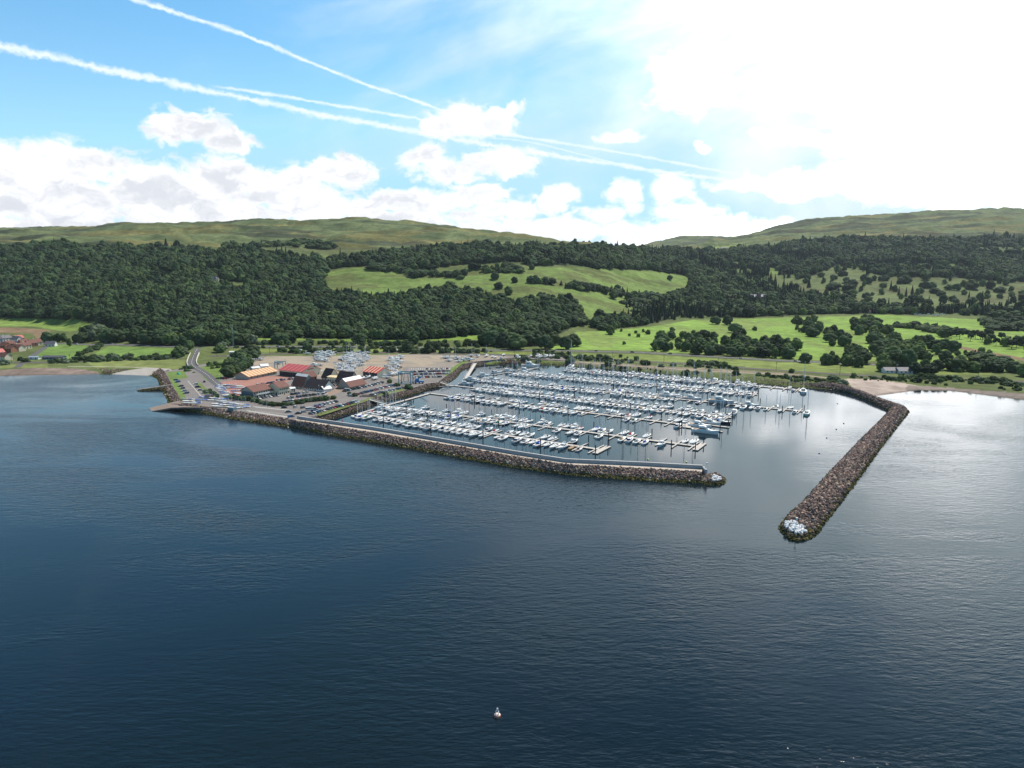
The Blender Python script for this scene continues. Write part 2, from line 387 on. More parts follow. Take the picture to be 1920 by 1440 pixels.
# ------------------------------------------------------------------ regions of the land (rows and columns of the survey picture)
WA = [(-900, 468), (100, 465), (330, 468), (450, 478), (545, 481), (600, 489), (612, 507), (603, 530), (625, 552), (700, 562), (745, 556), (800, 548), (850, 542), (900, 553), (960, 572), (1010, 563), (1060, 567), (1090, 585), (1100, 603), (1080, 612), (1040, 630), (1000, 626),
      (900, 628), (800, 636), (640, 636), (450, 634), (330, 630), (250, 628), (150, 600), (60, 597), (-900, 590)]
WB = [(605, 507), (612, 494), (720, 474), (860, 464), (1000, 464), (1095, 464), (1200, 472), (1300, 482), (1310, 516), (1240, 509), (1140, 504), (1074, 499), (950, 491), (900, 492), (840, 499), (800, 506), (760, 506), (709, 498), (650, 502)]
WC = [(1200, 476), (1331, 472), (1350, 482), (1410, 470), (1470, 460), (1612, 450), (1747, 452), (1920, 448), (3000, 448), (3000, 528), (1920, 528), (1785, 521), (1650, 518), (1600, 503), (1560, 501), (1530, 516), (1500, 522), (1465, 522), (1458, 500), (1442, 500), (1438, 522),
      (1480, 540), (1530, 562), (1640, 579), (1800, 580), (1920, 580), (3000, 583), (3000, 605), (1900, 602), (1800, 590), (1640, 588), (1500, 590), (1400, 596), (1330, 596), (1250, 600), (1200, 612), (1130, 618), (1108, 612), (1120, 602), (1205, 592), (1222, 580), (1232, 562), (1290, 548), (1300, 520), (1250, 512)]
CLEAR = [(378, 530), (400, 524), (465, 528), (462, 542), (410, 540)]
WOODS = (WA, WB, WC)
def inwoods(px, py):
    r = inpoly(px, py, WA) | inpoly(px, py, WB) | inpoly(px, py, WC)
    return r & ~inpoly(px, py, CLEAR)
ZONES = [  # colour, polygons
    ((.20, .30, .055), [[(-900, 590), (60, 592), (150, 600), (180, 612), (130, 622), (60, 612), (-900, 606)]]),                 # upper golf field
    ((.22, .155, .085), [[(-900, 612), (30, 614), (90, 618), (100, 634), (70, 636), (60, 625), (-900, 625)]]),                    # dry rough
    ((.15, .255, .05), [[(92, 645), (165, 647), (155, 663), (140, 676), (50, 673)], [(205, 649), (335, 653), (345, 670), (230, 669), (160, 672)]]),   # near fields
    ((.18, .22, .06), [[(160, 677), (300, 674), (355, 676), (352, 692), (180, 689)], [(-900, 684), (90, 684), (90, 689), (-900, 700)]]),
    ((.18, .29, .04), [[(470, 626), (640, 628), (640, 637), (470, 637)], [(640, 628), (900, 626), (900, 637), (640, 640)], [(330, 630), (420, 632), (420, 641), (345, 641)]]),
    ((.19, .24, .05), [[(430, 655), (760, 653), (900, 660), (1000, 661), (1000, 666), (760, 659), (430, 661)]]),
    ((.20, .33, .05), [[(1030, 655), (1080, 622), (1130, 620), (1210, 614), (1300, 600), (1600, 592), (1645, 590), (1860, 600), (1850, 612), (2600, 622), (2600, 680), (1920, 668), (1900, 680), (1700, 680), (1480, 673), (1200, 657)]]),
    ((.19, .25, .055), [[(1010, 662), (1200, 664), (1387, 675), (1489, 680), (1480, 690), (1300, 682), (1150, 674)], [(1385, 676), (1650, 686), (1690, 694), (1620, 700), (1480, 698), (1400, 690)], [(1640, 688), (1920, 690), (1860, 702), (1700, 702)]]),
    ((.155, .235, .05), [[(612, 510), (700, 498), (790, 512), (850, 505), (900, 498), (1080, 502), (1290, 512), (1290, 548), (1220, 578), (1205, 592), (1110, 600), (1060, 566), (960, 572), (850, 540), (700, 562), (620, 552)],
                         [(1440, 500), (1460, 500), (1462, 514), (1438, 514)]]),
    ((.20, .27, .07), [[(1330, 461), (1392, 456), (1380, 472), (1340, 472)], [(1250, 468), (1275, 465), (1270, 472), (1250, 471)]]),
    ((.125, .165, .055), [[(1462, 505), (1560, 502), (1650, 518), (1785, 522), (1930, 528), (3000, 530), (3000, 575), (1640, 575), (1556, 565), (1480, 534)]]),
    ((.45, .37, .30), [[(1580, 710), (1640, 711), (1700, 719), (1760, 729), (1740, 742), (1700, 750), (1640, 758)]]),                         # sand
    ((.27, .225, .185), [[(1700, 722), (1745, 724), (1920, 738), (3200, 880), (3200, 920), (1700, 760)]]),                        # shingle
    ((.25, .195, .155), [[(-900, 700), (0, 694), (60, 690), (150, 691), (180, 697), (215, 710), (-900, 790)]]),
    ((.24, .165, .09), [[(1755, 641), (1920, 671), (2200, 712), (2200, 718), (1920, 677), (1755, 645)], [(1640, 606), (1668, 611), (1668, 615), (1640, 610)]]),
    ((.24, .20, .13), [[(1060, 676), (1300, 690), (1480, 699), (1590, 712), (1480, 704), (1300, 697), (1060, 682)]]),
]
def land_colour(x, y, z):
    px, py = proj(x, y, z)
    px = px + fbm(x, y, 26, 3, 31) * 3.0; py = py + fbm(x, y, 30, 3, 33) * .9
    c = np.empty(x.shape + (3,)); c[:] = (.115, .15, .045)
    m = fbm(x, y, 60, 4, 41); m2 = fbm(x * .35, y, 70, 4, 43)
    moor = sstep(z, 125, 165) * (py < 482)
    mc = np.array([.115, .155, .055]) + sstep(m2[..., None], .05, .3) * np.array([.045, .005, -.008]) + np.clip(m[..., None], -.5, .5) * np.array([.05, .045, .02])
    c = c * (1 - moor[..., None]) + mc * moor[..., None]
    crag = moor * sstep(fbm(x * .2, y, 70, 5, 47), .08, .2)
    c = c * (1 - .75 * crag[..., None]) + np.array([.045, .055, .03]) * .75 * crag[..., None]
    for col, polys in ZONES:
        for p in polys:
            k = inpoly(px, py, p)
            c[k] = col
    hill = inpoly(px, py, ZONES[8][1][0]) | inpoly(px, py, ZONES[10][1][0])
    br = hill * sstep(fbm(x * .5, y, 55, 5, 51), .08, .3)
    c = c * (1 - .55 * br[..., None]) + np.array([.10, .095, .035]) * .55 * br[..., None]
    fair = inpoly(px, py, ZONES[6][1][0])
    fr = fair * sstep(fbm(x, y * .4, 60, 4, 57), .12, .25)
    c = c * (1 - .45 * fr[..., None]) + np.array([.17, .19, .06]) * .45 * fr[..., None]
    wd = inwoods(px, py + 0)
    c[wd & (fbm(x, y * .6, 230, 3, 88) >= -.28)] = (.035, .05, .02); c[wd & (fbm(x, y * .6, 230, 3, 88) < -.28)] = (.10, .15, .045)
    mow = np.sin((x * .35 + y * .94) / 5.5 + 3 * fbm(x, y, 160, 2, 90)) * (c[..., 1] > .26)
    c = c * (1 + .05 * mow[..., None])
    g_ = c.mean(-1, keepdims=True); c = (c * .92 + g_ * .08) * np.array([.90, .87, .90])
    c = c * (1 + .28 * m[..., None]) * (1 + .2 * fbm(x, y, 12, 3, 61)[..., None])
    wet = (z < .45)
    c[wet] = c[wet] * .7
    return np.clip(c, .01, 1)

# terrain sheet on a polar grid
azs = np.concatenate([R(1) * np.arange(-60, -41, .5), R(1) * np.arange(-41, 41, .078), R(1) * np.arange(41, 60.1, .5)])
pys = np.arange(790, 598, -.75); tD = (3.5 - CAMZ) / tanel(960, pys)
rows = [425.]
tD = np.concatenate([np.arange(425, tD[0], 6.), tD])
rows = list(tD)
while rows[-1] < 9000: rows.append(rows[-1] + (7 if rows[-1] < 2000 else 9 if rows[-1] < 2800 else 16 if rows[-1] < 4400 else 45))
rows = np.array(rows)
AA, DD = np.meshgrid(azs, rows, indexing='ij'); TX = np.sin(AA) * DD; TY = np.cos(AA) * DD; TZ = tz(TX, TY)
na, nd = AA.shape
idx = np.arange(na * nd).reshape(na, nd)
FQ = np.stack([idx[:-1, :-1], idx[1:, :-1], idx[1:, 1:], idx[:-1, 1:]], -1).reshape(-1, 4)
keep = (TZ.ravel()[FQ] > -3.5).any(1)
FQ = FQ[keep]
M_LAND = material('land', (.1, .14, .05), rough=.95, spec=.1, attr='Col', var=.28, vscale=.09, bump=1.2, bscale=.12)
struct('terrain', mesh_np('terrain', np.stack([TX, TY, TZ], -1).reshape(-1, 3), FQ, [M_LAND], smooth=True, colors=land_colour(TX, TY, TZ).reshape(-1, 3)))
del AA, DD, FQ

# ------------------------------------------------------------------ water
def water_material():
    m = bpy.data.materials.new('sea_water'); m.use_nodes = True; t = m.node_tree; n = NT(t); b = t.nodes['Principled BSDF']
    b.inputs['IOR'].default_value = 1.31; b.inputs['Specular IOR Level'].default_value = .5
    oc = n.node('ShaderNodeTexCoord').outputs['Object']
    calm = n.node('ShaderNodeAttribute', attribute_name='Col').outputs['Fac']       # 1 inside the harbour, 0 outside
    mp = n.node('ShaderNodeMapping'); t.links.new(oc, mp.inputs[0]); mp.inputs['Rotation'].default_value = (0, 0, R(14)); mp.inputs['Scale'].default_value = (.45, 1.25, 1)
    w1 = n.noise(mp.outputs[0], .85, 4, .55, .3)
    w2 = n.noise(mp.outputs[0], .13, 3, .5, .4)
    mp2 = n.node('ShaderNodeMapping'); t.links.new(oc, mp2.inputs[0]); mp2.inputs['Rotation'].default_value = (0, 0, R(-24)); mp2.inputs['Scale'].default_value = (.4, 1.1, 1)
    w3 = n.noise(mp2.outputs[0], .5, 4, .5, .3)
    patch = n.mr(n.noise(mp.outputs[0], .008, 6, .62, 1.2), .36, .64, .22, 1.6)
    h = n.m('ADD', n.m('MULTIPLY', w1, .26), n.m('ADD', n.m('MULTIPLY', w2, .3), n.m('MULTIPLY', w3, .36)))
    amp = n.m('MULTIPLY', n.mr(calm, 0., 1., 1., .09, False), patch)
    bn = n.node('ShaderNodeBump'); bn.inputs['Distance'].default_value = .33
    t.links.new(amp, bn.inputs['Strength']); t.links.new(h, bn.inputs['Height']); t.links.new(bn.outputs[0], b.inputs['Normal'])
    b.inputs['Roughness'].default_value = .06
    f = n.noise(oc, .006, 3, .5)
    n.put(b.inputs['Base Color'], n.mix(n.mr(f, .3, .7), (.0045, .012, .016), (.004, .011, .020)))
    return m
HARB = [(560, 790), (700, 812), (850, 838), (1000, 864), (1060, 868), (1200, 874), (1340, 886), (1400, 905), (1475, 930), (1560, 850), (1640, 790), (1660, 770), (1600, 730), (1500, 715), (1000, 670), (840, 680), (780, 720), (600, 770)]
gx = np.concatenate([np.arange(-6000, -500, 250.), np.arange(-500, 700, 12.), np.arange(700, 6100, 250.)])
gy = np.concatenate([np.arange(-1500, 150, 150.), np.arange(150, 900, 12.), np.arange(900, 2600, 200.)])
GX, GY = np.meshgrid(gx, gy, indexing='ij'); hx, hy = proj(GX, np.maximum(GY, 60), 0)
cal = (inpoly(hx, hy, HARB) & (GY > 150)).astype(float)
for _ in range(2):
    cal[1:-1, 1:-1] = (cal[1:-1, 1:-1] * 2 + cal[2:, 1:-1] + cal[:-2, 1:-1] + cal[1:-1, 2:] + cal[1:-1, :-2]) / 6
idx = np.arange(GX.size).reshape(GX.shape)
struct('water', mesh_np('water', np.stack([GX, GY, 0 * GX], -1).reshape(-1, 3), np.stack([idx[:-1, :-1], idx[1:, :-1], idx[1:, 1:], idx[:-1, 1:]], -1).reshape(-1, 4),
                        [water_material()], colors=np.repeat(cal.reshape(-1, 1), 3, 1)))
struct('seabed', MB().box(-6000, 6000, -1500, 2600, -9, -8).mesh('seabed', [material('seabed', (.05, .06, .05))]))
#@@PART2@@
# ------------------------------------------------------------------ rock armour
def ico():
    p = (1 + 5 ** .5) / 2
    v = np.array([(-1, p, 0), (1, p, 0), (-1, -p, 0), (1, -p, 0), (0, -1, p), (0, 1, p), (0, -1, -p), (0, 1, -p), (p, 0, -1), (p, 0, 1), (-p, 0, -1), (-p, 0, 1)], float)
    v /= np.linalg.norm(v[0])
    f = np.array([(0, 11, 5), (0, 5, 1), (0, 1, 7), (0, 7, 10), (0, 10, 11), (1, 5, 9), (5, 11, 4), (11, 10, 2), (10, 7, 6), (7, 1, 8), (3, 9, 4), (3, 4, 2), (3, 2, 6), (3, 6, 8), (3, 8, 9), (4, 9, 5), (2, 4, 11), (6, 2, 10), (8, 6, 7), (9, 8, 1)])
    return v, f
IV, IF = ico()
def rotmats(n, rng=RNG):
    q = rng.normal(size=(n, 4)); q /= np.linalg.norm(q, axis=1)[:, None]; w, x, y, z = q.T
    return np.stack([1 - 2 * (y * y + z * z), 2 * (x * y - z * w), 2 * (x * z + y * w), 2 * (x * y + z * w), 1 - 2 * (x * x + z * z), 2 * (y * z - x * w), 2 * (x * z - y * w), 2 * (y * z + x * w), 1 - 2 * (x * x + y * y)], -1).reshape(n, 3, 3)
ROCKC = 1.75 * np.array([1.06, 1, .92]) * np.array([(.085, .06, .055), (.115, .085, .08), (.155, .12, .105), (.21, .165, .135), (.07, .065, .075), (.135, .09, .085), (.055, .05, .05)])
def surf(sec, t, u):
    """sec: n sections of k points; t along 0..1, u across 0..1"""
    sec = np.asarray(sec, float); n, k, _ = sec.shape
    if np.ndim(t) == 0: t = np.full_like(u, t)
    L = np.r_[0, np.cumsum(np.linalg.norm(np.diff(sec.mean(1), axis=0), axis=1))]; L /= L[-1]
    i = np.clip(np.searchsorted(L, t) - 1, 0, n - 2); f = (t - L[i]) / (L[i + 1] - L[i])
    a = np.clip(u * (k - 1), 0, k - 1.0001); j = a.astype(int); g = (a - j)[:, None]; f = f[:, None]
    return (sec[i, j] * (1 - f) + sec[i + 1, j] * f) * (1 - g) + (sec[i, j + 1] * (1 - f) + sec[i + 1, j + 1] * f) * g
M_ROCK = material('armour_rock', (.1, .08, .07), rough=.92, spec=.15, attr='Col', var=.25, vscale=.9)
M_WHITER = material('white_painted_rock', (.78, .79, .80), rough=.6, var=.12, vscale=.6)
M_CORE = material('rubble_core', (.075, .06, .05), rough=1, var=.3, vscale=.7)
def rocks(name, pts, smin, smax, mat=None, parent=None, kind='stuff', weed=.9, flat=.75):
    n = len(pts); s = smin * .85 + (smax * 1.15 - smin * .85) * RNG.random(n) ** 1.7
    base = IV[None] * RNG.uniform(.68, 1.18, (n, 12, 1)) * np.stack([RNG.uniform(.8, 1.35, n), RNG.uniform(.7, 1.05, n), RNG.uniform(.55, .9, n)], -1)[:, None]
    V = np.einsum('nij,nkj->nki', rotmats(n), base) * s[:, None, None] + pts[:, None]
    c = ROCKC[RNG.integers(0, len(ROCKC), n)] * RNG.uniform(.8, 1.25, (n, 1))
    wd = (pts[:, 2] + RNG.normal(0, .35, n)) < weed
    c[wd] = np.array([(.085, .08, .022), (.05, .05, .02), (.12, .10, .03)])[RNG.integers(0, 3, wd.sum())]
    lt = RNG.random(n) < .012; c[lt] = (.45, .42, .38)
    F = (IF[None] + 12 * np.arange(n)[:, None, None]).reshape(-1, 3)
    o = link(name, mesh_np(name, V.reshape(-1, 3), F, [mat or M_ROCK], colors=np.repeat(c, 12, 0)), parent)
    if kind: o['kind'] = kind
    return o
def core(name, sec, parent=None, mat=None, drop=.35):
    sec = np.asarray(sec, float).copy(); sec[..., 2] -= drop; n, k, _ = sec.shape
    idx = np.arange(n * k).reshape(n, k)
    F = np.stack([idx[:-1, :-1], idx[1:, :-1], idx[1:, 1:], idx[:-1, 1:]], -1).reshape(-1, 4)
    return link(name, mesh_np(name, sec.reshape(-1, 3), F, [mat or M_CORE]), parent)

# the far breakwater, a bare bank of rock that bends and joins the shore
SECP = [((1480, 1014), (1498, 1017)), ((1462, 1000), (1518, 1014)), ((1457, 989), (1536, 1003)), ((1476, 966), (1553, 977)), ((1503, 943), (1574, 950)), ((1548, 893), (1612, 898)), ((1600, 838), (1655, 838)), ((1642, 797), (1684, 800)),
        ((1667, 771), (1706, 773)), ((1653, 764), (1692, 768)), ((1627, 752), (1668, 761)), ((1592, 738), (1630, 746)), ((1552, 730), (1596, 731)), ((1520, 728), (1560, 722))]
sec = []
for i, (a, b) in enumerate(SECP):
    A = gp(*a, -.3); B = gp(*b, -.3); k = (.2, 1.3, 2.5, 3.5)[i] if i < 4 else 4.0 if i < 9 else 3.5
    def P_(u, z): p = A * (1 - u) + B * u; return (p[0], p[1], z)
    sec.append([tuple(A - (B - A) * .03 - (0, 0, .8)), P_(.14, k * .45), P_(.3, k), P_(.5, k * 1.04), P_(.68, k), P_(.86, k * .45), tuple(B + (B - A) * .03 - (0, 0, .8))])
sec = np.array(sec)
bw = thing('rock_breakwater', (0, 0, 0), 0, 'long bare rock breakwater bending out from the sandy beach to a white-tipped end', 'breakwater')
core('rubble_bank', sec, bw)
pts = surf(sec, RNG.random(15500) ** .93, RNG.random(15500))
tipc = gp(1491, 987, 2.6); wm = (np.hypot(pts[:, 0] - tipc[0], (pts[:, 1] - tipc[1]) * .62) < 3.0) & (pts[:, 2] > 1.2)
rocks('rock_armour', pts[~wm], .34, .82, parent=bw)
q = tipc + np.stack([RNG.uniform(-3.7, 3.7, 220), RNG.uniform(-5, 5, 220), np.zeros(220)], -1); q = q[np.hypot((q - tipc)[:, 0] / 3.7, (q - tipc)[:, 1] / 5) < 1]
q[:, 2] = 2.75 + (q - tipc)[:, 1] * .14 - .35 * np.hypot((q - tipc)[:, 0] / 3.7, (q - tipc)[:, 1] / 5)
rocks('white_rock', q, .34, .6, M_WHITER, bw, weed=-9)

# the harbour wall breakwater
def line3(pts, z): return np.array([gp(x, y, z) for x, y in pts])
def resample(L, n):
    L = np.asarray(L, float); d = np.r_[0, np.cumsum(np.linalg.norm(np.diff(L, axis=0), axis=1))]
    t = np.linspace(0, d[-1], n); return np.stack([np.interp(t, d, L[:, i]) for i in range(L.shape[1])], -1)
bw = thing('harbour_breakwater', (0, 0, 0), 0, 'long breakwater with concrete parapet wall, pale walkway and rock slope facing the open water', 'breakwater')
ZW = 4.0
top = line3([(548, 787.5), (700, 811), (840, 834), (960, 855), (1062, 871), (1120, 874), (1210, 878.5), (1316, 885)], ZW)
bot = line3([(540, 801), (634, 820), (712, 833), (840, 856), (960, 878), (1054, 891.5), (1120, 897), (1209, 904), (1303, 908.5)], -.6)
wb = line3([(557, 785.5), (700, 806.5), (840, 830.5), (960, 851.5), (1062, 867.5), (1120, 870), (1210, 874), (1317, 880)], ZW)
T_, B_ = resample(top, 60), resample(bot, 60)
def seqsec(T_, B_): return np.stack([T_, T_ * .62 + B_ * .38 + (0, 0, .2), T_ * .3 + B_ * .7 + (0, 0, .1), B_ + (B_ - T_) * .12 * np.array([1, 1, .6])], 1)
sec = seqsec(T_, B_)
core('rubble_bank', sec, bw)
rocks('rock_armour', surf(sec, RNG.random(12500), RNG.random(12500)), .36, .84, parent=bw)
# inner slope and rounded head
wbr = resample(wb, 60); nrm = np.zeros((60, 2)); tt = np.gradient(wbr[:, :2], axis=0); nrm = np.stack([-tt[:, 1], tt[:, 0]], -1); nrm /= np.linalg.norm(nrm, axis=1)[:, None]
N3 = np.c_[nrm, np.zeros(60)]
isec = np.stack([wbr + N3 * 1.0, wbr + N3 * 3.5 - (0, 0, 1.8), wbr + N3 * 7.5 - (0, 0, 5)], 1)
core('inner_bank', isec, bw); rocks('inner_rock', surf(isec, RNG.random(2600), RNG.random(2600)), .45, .9, parent=bw)
hc = gp(1331, 891, 2.2); e1 = B_[-1] - hc; hs_ = []
tip = gp(1364, 903, -.5)
for k in range(9):
    a = -math.pi * .80 + k * math.pi * 1.06 / 8
    axis = (tip - hc)[:2]; L = np.linalg.norm(axis); ax = axis / L; ay = np.array([-ax[1], ax[0]])
    d = ax * math.cos(a) * L * 1.0 + ay * math.sin(a) * 9.5
    hs_.append([hc + (0, 0, 1.5), hc + np.r_[d * .35, 1.0], hc + np.r_[d * .7, -.9], hc + np.r_[d, -3.2]])
hs_ = np.array(hs_); core('head_bank', hs_, bw)
p = surf(hs_, RNG.random(1100), RNG.random(1100) ** .6)
wc = gp(1338, 893.5, 2.2); wm = np.hypot(p[:, 0] - wc[0], (p[:, 1] - wc[1]) * .7) < 3.4
rocks('head_rock', p[~wm], .36, .8, parent=bw)
q = wc + np.stack([RNG.uniform(-3.6, 3.6, 210), RNG.uniform(-4.6, 4.6, 210), np.zeros(210)], -1); r = np.hypot((q - wc)[:, 0] / 3.6, (q - wc)[:, 1] / 4.6); q = q[r < 1]; q[:, 2] = 3.0 - 1.3 * r[r < 1]
rocks('white_rock', q, .34, .6, M_WHITER, bw, weed=-9)
M_CONC = material('pale_concrete', (.46, .40, .34), rough=.85, var=.14, vscale=.35)
M_WALL = material('grey_concrete', (.30, .32, .35), rough=.8, var=.12, vscale=.25)
def strip_prism(name, L1, L2, z0, z1, mat, parent=None):
    n = len(L1); V = np.concatenate([np.c_[L1[:, :2], np.full(n, z1)], np.c_[L2[:, :2], np.full(n, z1)], np.c_[L1[:, :2], np.full(n, z0)], np.c_[L2[:, :2], np.full(n, z0)]])
    F = []
    for i in range(n - 1): F += [(i, i + 1, n + i + 1, n + i), (2 * n + i, 2 * n + i + 1, i + 1, i), (n + i, n + i + 1, 3 * n + i + 1, 3 * n + i)]
    F += [(0, n, 3 * n, 2 * n), (n - 1, 2 * n - 1, 4 * n - 1, 3 * n - 1)]
    return link(name, mesh_np(name, V, F, [mat]), parent)
strip_prism('walkway', T_, resample(wb, 60), -2, ZW + .12, M_CONC, bw)
strip_prism('parapet_wall', wbr, wbr + N3 * .9, ZW - 1.5, ZW + 1.75, M_WALL, bw)
strip_prism('wall_coping', wbr - N3 * .06, wbr + N3 * .98, ZW + 1.752, ZW + 1.95, material('coping', (.42, .42, .42), rough=.8, var=.1), bw)
b_ = wbr[-1]; MBx = MB(); MBx.box(b_[0] + .05, b_[0] + 1.2, b_[1] - 4.5, b_[1] + 1.2, 0, ZW + 1.2); link('end_wall', MBx.mesh('end_wall', [M_WALL]), bw)

# ------------------------------------------------------------------ marina ground and its banks
ZP = 3.4
M_ASPH = material('asphalt', (.185, .165, .155), rough=.9, var=.14, vscale=.08, bump=.0)
M_GRASS = material('mown_grass', (.13, .19, .05), rough=.95, spec=.1, var=.25, vscale=.12)
M_GRASS2 = material('rough_grass', (.14, .17, .06), rough=.95, spec=.1, var=.3, vscale=.12)
M_YARD = material('bare_yard', (.38, .31, .235), rough=.95, spec=.1, var=.38, vscale=.035, var2=(.20, .175, .15), noise_dist=.8)
M_PAVE = material('red_paving', (.33, .16, .125), rough=.85, var=.14, vscale=.2)
M_LINE = material('road_paint', (.7, .7, .66), rough=.7)
PLAT = [(309, 697), (322, 721), (336, 745), (345, 757), (380, 762), (427, 769), (467, 775), (539, 785), (560, 787.5), (585, 782), (645, 764), (687, 751), (703, 745), (760, 732), (783, 725), (797, 720), (820, 717), (833, 708), (843, 701), (864, 683), (889, 678.5), (960, 671), (1060, 676), (1060, 668), (900, 666), (700, 662), (440, 664), (420, 676), (340, 690)]
def flat(name, poly, z, mat, kind='structure', z0=None):
    P3 = line3(poly, z)
    m = MB()
    if z0 is None: m.add(P3, [tuple(range(len(P3)))])
    else: m.prism([(p[0], p[1]) for p in P3], z0, z)
    me = m.mesh(name, [mat]); import bmesh; b = bmesh.new(); b.from_mesh(me); bmesh.ops.triangulate(b, faces=b.faces[:]); bmesh.ops.recalc_face_normals(b, faces=b.faces[:])
    if z0 is None:
        for f in b.faces:
            if f.normal.z < 0: f.normal_flip()
    b.to_mesh(me); b.free()
    o = link(name, me)
    if kind: o['kind'] = kind
    return o
flat('pavement', PLAT, ZP, M_ASPH, z0=-2)
flat('ground_yard', [(470, 683), (505, 666), (640, 664), (900, 667), (955, 669), (925, 674), (889, 677), (866, 681), (852, 688), (768, 688), (768, 697), (750, 712), (716, 704), (660, 704), (600, 708), (545, 700), (500, 690)], ZP + .02, M_YARD)
flat('ground_road_apron', [(756, 688), (767, 688), (765, 708), (752, 708)], ZP + .04, M_ASPH)
flat('pavement_red', [(416, 716), (470, 707), (523, 704.5), (549, 709), (540, 716), (520, 720), (500, 722), (465, 727), (458, 745), (440, 744), (404, 723)], ZP + .04, M_PAVE)
flat('lawn_strip', [(312, 698), (345, 695), (352, 708), (330, 712), (345, 737), (350, 750), (342, 753), (326, 726)], ZP + .04, M_GRASS)
flat('lawn_road', [(372, 690), (400, 682), (440, 668), (425, 690), (410, 716), (397, 719), (382, 708)], ZP + .04, M_GRASS)
flat('lawn_bank', [(366, 719), (374, 716), (398, 738), (410, 745), (390, 748)], ZP + .05, M_GRASS2)
flat('lawn_quay', [(590, 777), (600, 779.5), (688, 752), (704, 744), (762, 731), (757, 727), (700, 741), (684, 749), (640, 762)], ZP + .04, M_GRASS2)
flat('lawn_inlet', [(835, 706), (845, 700), (866, 683), (884, 677), (866, 678), (846, 690), (833, 700)], ZP + .045, M_GRASS)
flat('plaza', [(600, 733), (650, 716), (660, 724), (640, 735), (610, 745)], ZP + .04, material('plaza_paving', (.26, .19, .15), rough=.9, var=.2, vscale=.5))
# parking bays
mk = MB()
def dash(a, b, w=.14, z=ZP + .05):
    a = gp(*a, z); b = gp(*b, z); d = (b - a)[:2]; d /= np.linalg.norm(d); n = np.array([-d[1], d[0]]) * w
    mk.add([(*(a[:2] - n), z), (*(b[:2] - n), z), (*(b[:2] + n), z), (*(a[:2] + n), z)], [(0, 1, 2, 3)])
for i in range(24):
    t = i / 23; dash((462 + 76 * t, 769 + 11.5 * t), (469 + 76 * t, 772.0 + 12 * t)); 
    if i < 20: dash((474 + 80 * t, 761.5 + 8 * t), (482 + 80 * t, 764.2 + 8 * t))
for i in range(18):
    t = i / 17; dash((772 + 72 * t, 690 - .5 * t), (771 + 72 * t, 693.6 - .5 * t))
dash((352, 714), (385, 752)); dash((478, 770), (545, 778))
struct('parking_markings', mk.mesh('parking_markings', [M_LINE]))
# banks round the marina
def bank(label, t, b, n, zt=ZP, s=(.4, .85), w=None):
    o = thing('rock_bank', (0, 0, 0), 0, label, 'rock bank')
    T = resample(line3(t, zt), 40)
    if w: d_ = np.gradient(T[:, :2], axis=0); d_ /= np.linalg.norm(d_, axis=1)[:, None]; B = T + np.c_[d_[:, 1] * w, -d_[:, 0] * w, np.full(40, -zt - .6)]
    else: B = resample(line3(b, -.5), 40)
    T = T + (0, 0, 0); sc = np.stack([T, T * .5 + B * .5 + (0, 0, .1), B + (B - T) * .1], 1)
    core('rubble_bank', sc, o, drop=.25); rocks('rock_armour', surf(sc, RNG.random(n), RNG.random(n)), *s, parent=o)
bank('dark rock slope along the open water below the car park and dinghy park', [(340, 757), (380, 762), (427, 769), (467, 775), (539, 785.5), (549, 787.5)], [(325, 768), (380, 776), (430, 786.5), (492, 795), (543, 802.5)], 3300, s=(.5, 1.0))
bank('rock slope beside the grass strip, west of the small car park', [(300, 690), (309, 697), (322, 721), (336, 745), (345, 757)], [(278, 704), (295, 712), (301, 730), (312, 748), (316, 757)], 1900, s=(.45, .9))
bank('brown rock slope of the inner quay beside the parked cars', [(560, 787), (585, 781), (645, 763.5), (688, 751)], [(590, 789.5), (604, 788), (656, 769), (692, 757)], 1100, s=(.3, .65), w=6.5)
bank('brown rock slope between the timber bridge and the boat hoist', [(695, 748), (703, 745), (760, 732), (783, 725.5)], [(700, 753), (712, 750), (763, 738), (787, 730)], 800, s=(.3, .6), w=6.5)
bank('grey rock slope curving round the shallow inlet', [(833, 708), (843, 702), (852, 691), (864, 683), (889, 678.5), (905, 676)], [(840, 716), (851, 706), (862, 695), (872, 688), (893, 685), (908, 683)], 900, s=(.3, .65), w=7)
bank('rock slope under the crane and visitor car park', [(783, 725), (797, 720), (820, 717), (833, 708)], [(788, 730), (800, 725.5), (826, 722), (840, 715)], 500, s=(.35, .7), w=6)
bank('dark stone slope on the landward shore of the harbour', [(905, 674), (1000, 672.5), (1100, 679), (1200, 687), (1300, 697), (1400, 707), (1500, 717), (1550, 721)], [(905, 684), (1000, 682.5), (1100, 689.5), (1200, 697.5), (1300, 707.5), (1400, 717.5), (1500, 727.5), (1536, 730)], 4200, zt=2.7, s=(.4, .85))
bank('stone slope beside the concrete boat slip', [(160, 690), (200, 692), (240, 692)], [(172, 700), (200, 704), (222, 701)], 700, zt=2.5, s=(.35, .8))
